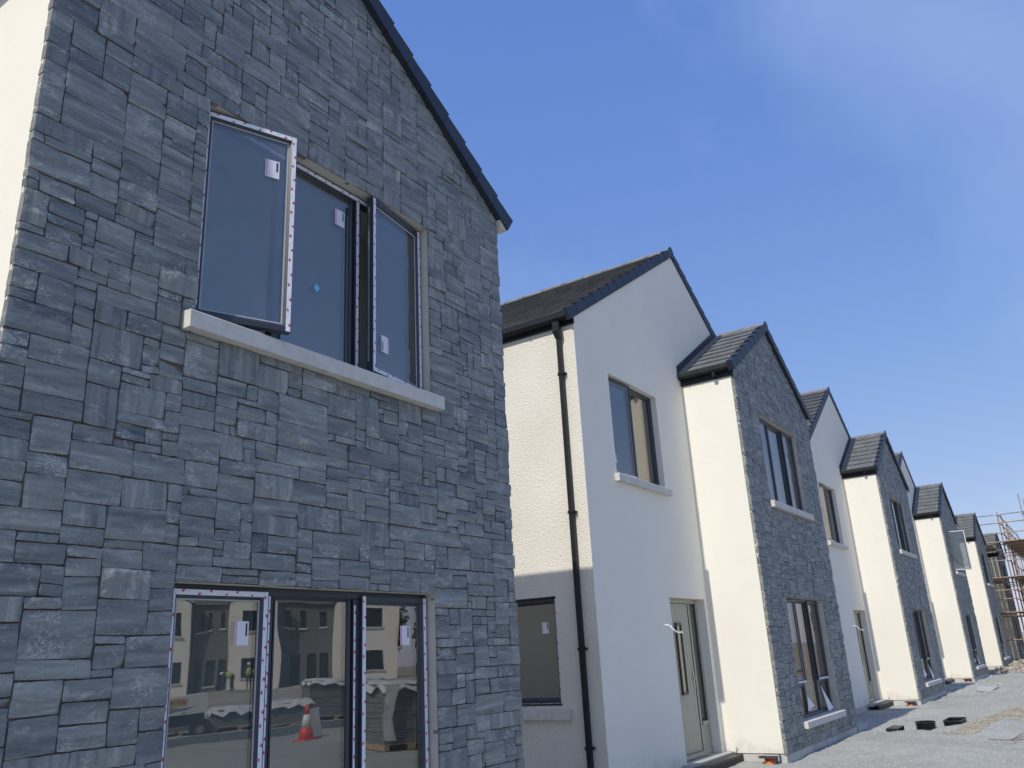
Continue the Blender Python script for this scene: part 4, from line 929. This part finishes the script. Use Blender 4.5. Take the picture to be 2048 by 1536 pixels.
# houses opposite
def opp_house(x, y, rz, label, wide=5.2, kind='gable'):
    r = empty('opposite_house', (x, y, .35), rz, label=label, cat='house', group='houses across the road')
    b = MB(); T0 = Matrix.Rotation(math.pi, 4, 'Z')      # front faces +Y
    b.T = T0
    hs = [(-1.15, 1.15, .9, 2.2), (-1.15, 1.15, 3.7, 5.0)] if kind == 'gable' else [(-2.0, -1.2, 3.9, 5.0), (.4, .95, 3.9, 5.0), (1.5, 1.95, 3.9, 5.0), (-2.3, -1.4, .1, 2.2), (-1.0, .1, .5, 2.2), (.8, 1.9, .1, 2.2)]
    if kind == 'stone': hs = [(h[0]*wide/5.2, h[1]*wide/5.2, h[2], h[3]) for h in hs]
    zt = 5.6; ap = zt+.62*wide/2
    vs, fs = wall_panel(-wide/2, wide/2, 0, ap+.1 if kind == 'gable' else zt, hs, [(-wide/2, zt, .62), (wide/2, zt, -.62)] if kind == 'gable' else None); b.add(vs, fs)
    for h in hs: reveals(b, *h, 0, .12)
    dp = 8
    for s in (-1, 1): b.quad((s*wide/2, 0, 0), (s*wide/2, dp, 0), (s*wide/2, dp, zt), (s*wide/2, 0, zt))
    b.quad((-wide/2, dp, 0), (wide/2, dp, 0), (wide/2, dp, zt), (-wide/2, dp, zt))
    part(b, 'wall', M['oldrender'] if kind == 'gable' else M['farstone'], r)
    b = MB(T0)
    if kind == 'gable':
        tiles(b, (-wide/2-.1, -.08, zt-.02), (0, 1, 0), dp, (1, 0, .62), (wide/2+.1)*1.177, 5, .6, 1.2); tiles(b, (wide/2+.1, -.08, zt-.02), (0, 1, 0), dp, (-1, 0, .62), (wide/2+.1)*1.177, 6, .6, 1.2)
    else:
        tiles(b, (-wide/2, -.2, zt-.1), (1, 0, 0), wide, (0, 1, .62), 4.9, 7, .6, 1.2); tiles(b, (-wide/2, dp+.2, zt-.1), (1, 0, 0), wide, (0, -1, .62), 4.9, 7, .6, 1.2)
    part(b, 'roof', M['tile'], r)
    for h in hs:
        b = MB(T0); b.ring(h[0], h[1], h[2], h[3], [(0, .16), (0, .1), (.06, .1), (.06, .16)]); n = 3 if h[1]-h[0] > 1.5 else 1
        for q in range(1, n): xx = h[0]+(h[1]-h[0])*q/n; b.box(xx-.03, xx+.03, .1, .15, h[2]+.06, h[3]-.06)
        f = part(b, 'window', M['frame'], r)
        b = MB(T0); b.box(h[0]+.05, h[1]-.05, .12, .14, h[2]+.05, h[3]-.05); part(b, 'pane', M['ink'], f)
        if h[2] > .3: b = MB(T0); b.box(h[0]-.1, h[1]+.1, -.08, .12, h[2]-.12, h[2]); part(b, 'sill', M['sill'], f)
a_ = R(38)
def at_(s, off=0): return (38.5+s*math.cos(a_)+off*math.sin(a_), -43.0+s*math.sin(a_)-off*math.cos(a_))
for (s, off, kind, wd, lab) in ((-5.65, 0, 'gable', 3.3, 'white gable across the road, leftmost of those mirrored in the ground floor panes'), (.55, 0, 'gable', 4.0, 'white gable across the road, mirrored behind the sticker of the left pane'),
        (4.45, .9, 'stone', 3.8, 'dark stone fronted house between two white gables across the road'), (8.5, 0, 'gable', 4.27, 'white gable across the road, mirrored in the right hand pane'), (-2.7, .9, 'stone', 2.5, 'gable left of the mirrored white one, its shade painted in as dark stone')):  # last entry is a shaded gable, its shade put into the stone colour
    p = at_(s, off); opp_house(p[0], p[1], a_, lab, wd, kind)
# workers in hi-vis
def worker(x, y, rz, pose, label):
    me = bpy.data.meshes.new('person')
    st = pose == 'stand'
    k = 1.0
    J = dict(pel=(0, 0, .95), ch=(0, .0, 1.28), nk=(0, 0, 1.48), hd=(0, .02, 1.62), ht=(0, .01, 1.74), ls=(.19, 0, 1.42), le=(.27, .05, 1.14), lh=(.24, .22, .98), rs=(-.19, 0, 1.42), re=(-.28, .05, 1.14), rh=(-.22, .25, 1.02),
             lhip=(.10, 0, .92), lk=(.12, .03, .50), la=(.12, -.01, .09), lt=(.13, .15, .04), rhip=(-.10, 0, .92), rk=(-.13, .05, .50), ra=(-.15, -.03, .09), rt=(-.16, .13, .04))
    if not st:
        def bend(p): 
            v = Vector(p)-Vector((0, 0, .95)); v = Matrix.Rotation(R(-70), 3, 'X') @ v; return tuple(v+Vector((0, -.05, .95)))
        for q in ('ch', 'nk', 'hd', 'ht', 'ls', 'le', 'lh', 'rs', 're', 'rh'): J[q] = bend(J[q])
        J['lh'] = (.2, .62, .35); J['rh'] = (-.15, .65, .32); J['le'] = (.25, .52, .62); J['re'] = (-.25, .54, .6)
    E = [('pel', 'ch'), ('ch', 'nk'), ('nk', 'hd'), ('hd', 'ht'), ('ch', 'ls'), ('ls', 'le'), ('le', 'lh'), ('ch', 'rs'), ('rs', 're'), ('re', 'rh'), ('pel', 'lhip'), ('lhip', 'lk'), ('lk', 'la'), ('la', 'lt'), ('pel', 'rhip'), ('rhip', 'rk'), ('rk', 'ra'), ('ra', 'rt')]
    rad = dict(pel=.15, ch=.16, nk=.06, hd=.095, ht=.07, ls=.075, le=.048, lh=.035, rs=.075, re=.048, rh=.035, lhip=.10, lk=.07, la=.048, lt=.04, rhip=.10, rk=.07, ra=.048, rt=.04)
    ks = list(J); me.from_pydata([J[q] for q in ks], [(ks.index(a), ks.index(b)) for a, b in E], [])
    o = bpy.data.objects.new('person', me); COL.objects.link(o); me.materials.append(M['cloth'])
    o.modifiers.new('skin', 'SKIN'); me.skin_vertices.new() if not me.skin_vertices else None
    for i, q in enumerate(ks): me.skin_vertices[0].data[i].radius = (rad[q], rad[q]*.8)
    me.skin_vertices[0].data[0].use_root = True
    o.modifiers.new('sub', 'SUBSURF').levels = 1
    o.location = (x, y, gz(x, y)+.05); o.rotation_euler = (0, 0, rz); tag(o, label, 'person')
    b = MB(); pr = [(J['pel'], .185), (J['ch'], .215), (J['nk'], .11)]; b.tube([p for p, _ in pr], [q for _, q in pr], 12); v = b.build('hi_vis_vest', M['hivis'], o, True)
    b = MB(); b.tube([J['hd'], J['ht'], (J['ht'][0], J['ht'][1], J['ht'][2]+.06)], [.125, .115, .04], 12); b.build('hard_hat', M['conewhite'], o, True)
worker(36.6, -40.6, R(200), 'stand', 'person in a hi vis vest standing by the white gable across the road')
worker(34.2, -39.2, R(150), 'bend', 'person in a hi vis vest bending over the soil across the road')
worker(37.5, -41.0, R(30), 'stand2' if False else 'stand', 'person standing just behind the vested worker across the road')
# far tree line beyond the opposite houses
for k, (x, y, h) in enumerate(((62, -52, 7.5), (68, -50, 6.5), (74, -54, 8.5))):
    r = empty('tree', (x, y, .3), label=['bushy green tree mirrored beside the right hand white gable', 'smaller green tree between two larger ones across the road', 'tallest green tree, farthest along across the road'][k], cat='tree', group='trees across the road')
    b = MB(); b.tube([(0, 0, 0), (.1, 0, h*.4), (0, .1, h*.75)], [.22, .14, .05], 8); part(b, 'trunk', M['bark'], r)
    b = MB(); rg = random.Random(k)
    for q in range(1500):
        d = Vector((rg.gauss(0, 1), rg.gauss(0, 1), rg.gauss(0, 1))).normalized()*rg.uniform(.55, 1); p = Vector((d.x*h*.36, d.y*h*.36, h*.62+d.z*h*.36)); p *= 1+.12*noise.noise(p*.8)
        a1 = Vector((rg.gauss(0, 1), rg.gauss(0, 1), rg.gauss(0, 1))).normalized()*.22; a2 = a1.cross(Vector((rg.gauss(0, 1), rg.gauss(0, 1), 1))).normalized()*.16
        b.add([p-a1, p-a2, p+a1, p+a2], [(0, 1, 2, 3)])
    part(b, 'crown', M['leaf'], r)

# ---------------------------------------------------------------- light, sky, camera
sun_dir = Vector((-1, .004, 1.065)).normalized()
el = math.asin(sun_dir.z); az = math.atan2(sun_dir.x, sun_dir.y)
W = bpy.data.worlds.new('World'); S.world = W; W.use_nodes = True; nt = W.node_tree; L = nt.links.new
bg = nt.nodes['Background']; sky = nt.nodes.new('ShaderNodeTexSky'); sky.sky_type = 'NISHITA'; sky.sun_disc = False
sky.sun_elevation = el; sky.sun_rotation = az; sky.altitude = 0; sky.air_density = 1.0; sky.dust_density = .4; sky.ozone_density = 2.0
tc = nt.nodes.new('ShaderNodeTexCoord'); mp = nt.nodes.new('ShaderNodeMapping'); mp.inputs['Scale'].default_value = (1.1, 2.2, 1.6); mp.inputs['Rotation'].default_value = (.3, .5, .4)
L(tc.outputs['Generated'], mp.inputs['Vector'])
cn = nt.nodes.new('ShaderNodeTexNoise'); cn.inputs['Scale'].default_value = 1.5; cn.inputs['Detail'].default_value = 8; cn.inputs['Roughness'].default_value = .5; cn.inputs['Distortion'].default_value = .4
L(mp.outputs[0], cn.inputs['Vector'])
cr = ramp(nt, cn.outputs['Fac'], [(.46, (0, 0, 0)), (.75, (.27, .27, .27))])
sp = nt.nodes.new('ShaderNodeSeparateColor'); L(sky.outputs[0], sp.inputs[0]); cb = nt.nodes.new('ShaderNodeCombineColor')
for k, (pw, am) in enumerate(((.72, .655), (.55, .92), (.26, 2.15))):
    pn = nt.nodes.new('ShaderNodeMath'); pn.operation = 'POWER'; L(sp.outputs[k], pn.inputs[0]); pn.inputs[1].default_value = pw
    mn = nt.nodes.new('ShaderNodeMath'); mn.operation = 'MULTIPLY'; L(pn.outputs[0], mn.inputs[0]); mn.inputs[1].default_value = am; L(mn.outputs[0], cb.inputs[k])
mx = nt.nodes.new('ShaderNodeMix'); mx.data_type = 'RGBA'; L(cr, mx.inputs[0]); L(cb.outputs[0], mx.inputs[6]); mx.inputs[7].default_value = (2.6, 3.2, 4.4, 1)
L(mx.outputs[2], bg.inputs[0]); bg.inputs[1].default_value = .15
ld = bpy.data.lights.new('sun', 'SUN'); ld.energy = 2.4; ld.angle = R(.53); ld.color = (1, .95, .86)
lo = bpy.data.objects.new('sun', ld); COL.objects.link(lo); lo.rotation_euler = sun_dir.to_track_quat('Z', 'Y').to_euler(); lo.location = (0, 0, 30)

Rv = Vector((0.56284994, -0.82496316, -0.05133932)); Uv = Vector((-0.23198477, -0.21728186, 0.94814116)); Fv = Vector((0.79333663, 0.52175125, 0.31367598))
cd = bpy.data.cameras.new('camera'); cd.sensor_width = 36; cd.lens = 1659.63/2048*36; cd.clip_end = 5000; cd.clip_start = .05
co = bpy.data.objects.new('camera', cd); COL.objects.link(co)
mw = Matrix((Rv, Uv, -Fv)).transposed().to_4x4(); mw.translation = (1.0879, -4.0690, 1.4841); co.matrix_world = mw
S.camera = co
S.view_settings.view_transform = 'Standard'; S.view_settings.look = 'None'; S.view_settings.exposure = .62; S.view_settings.gamma = 1
S.cycles.max_bounces = 10; S.cycles.transparent_max_bounces = 16; S.cycles.diffuse_bounces = 5
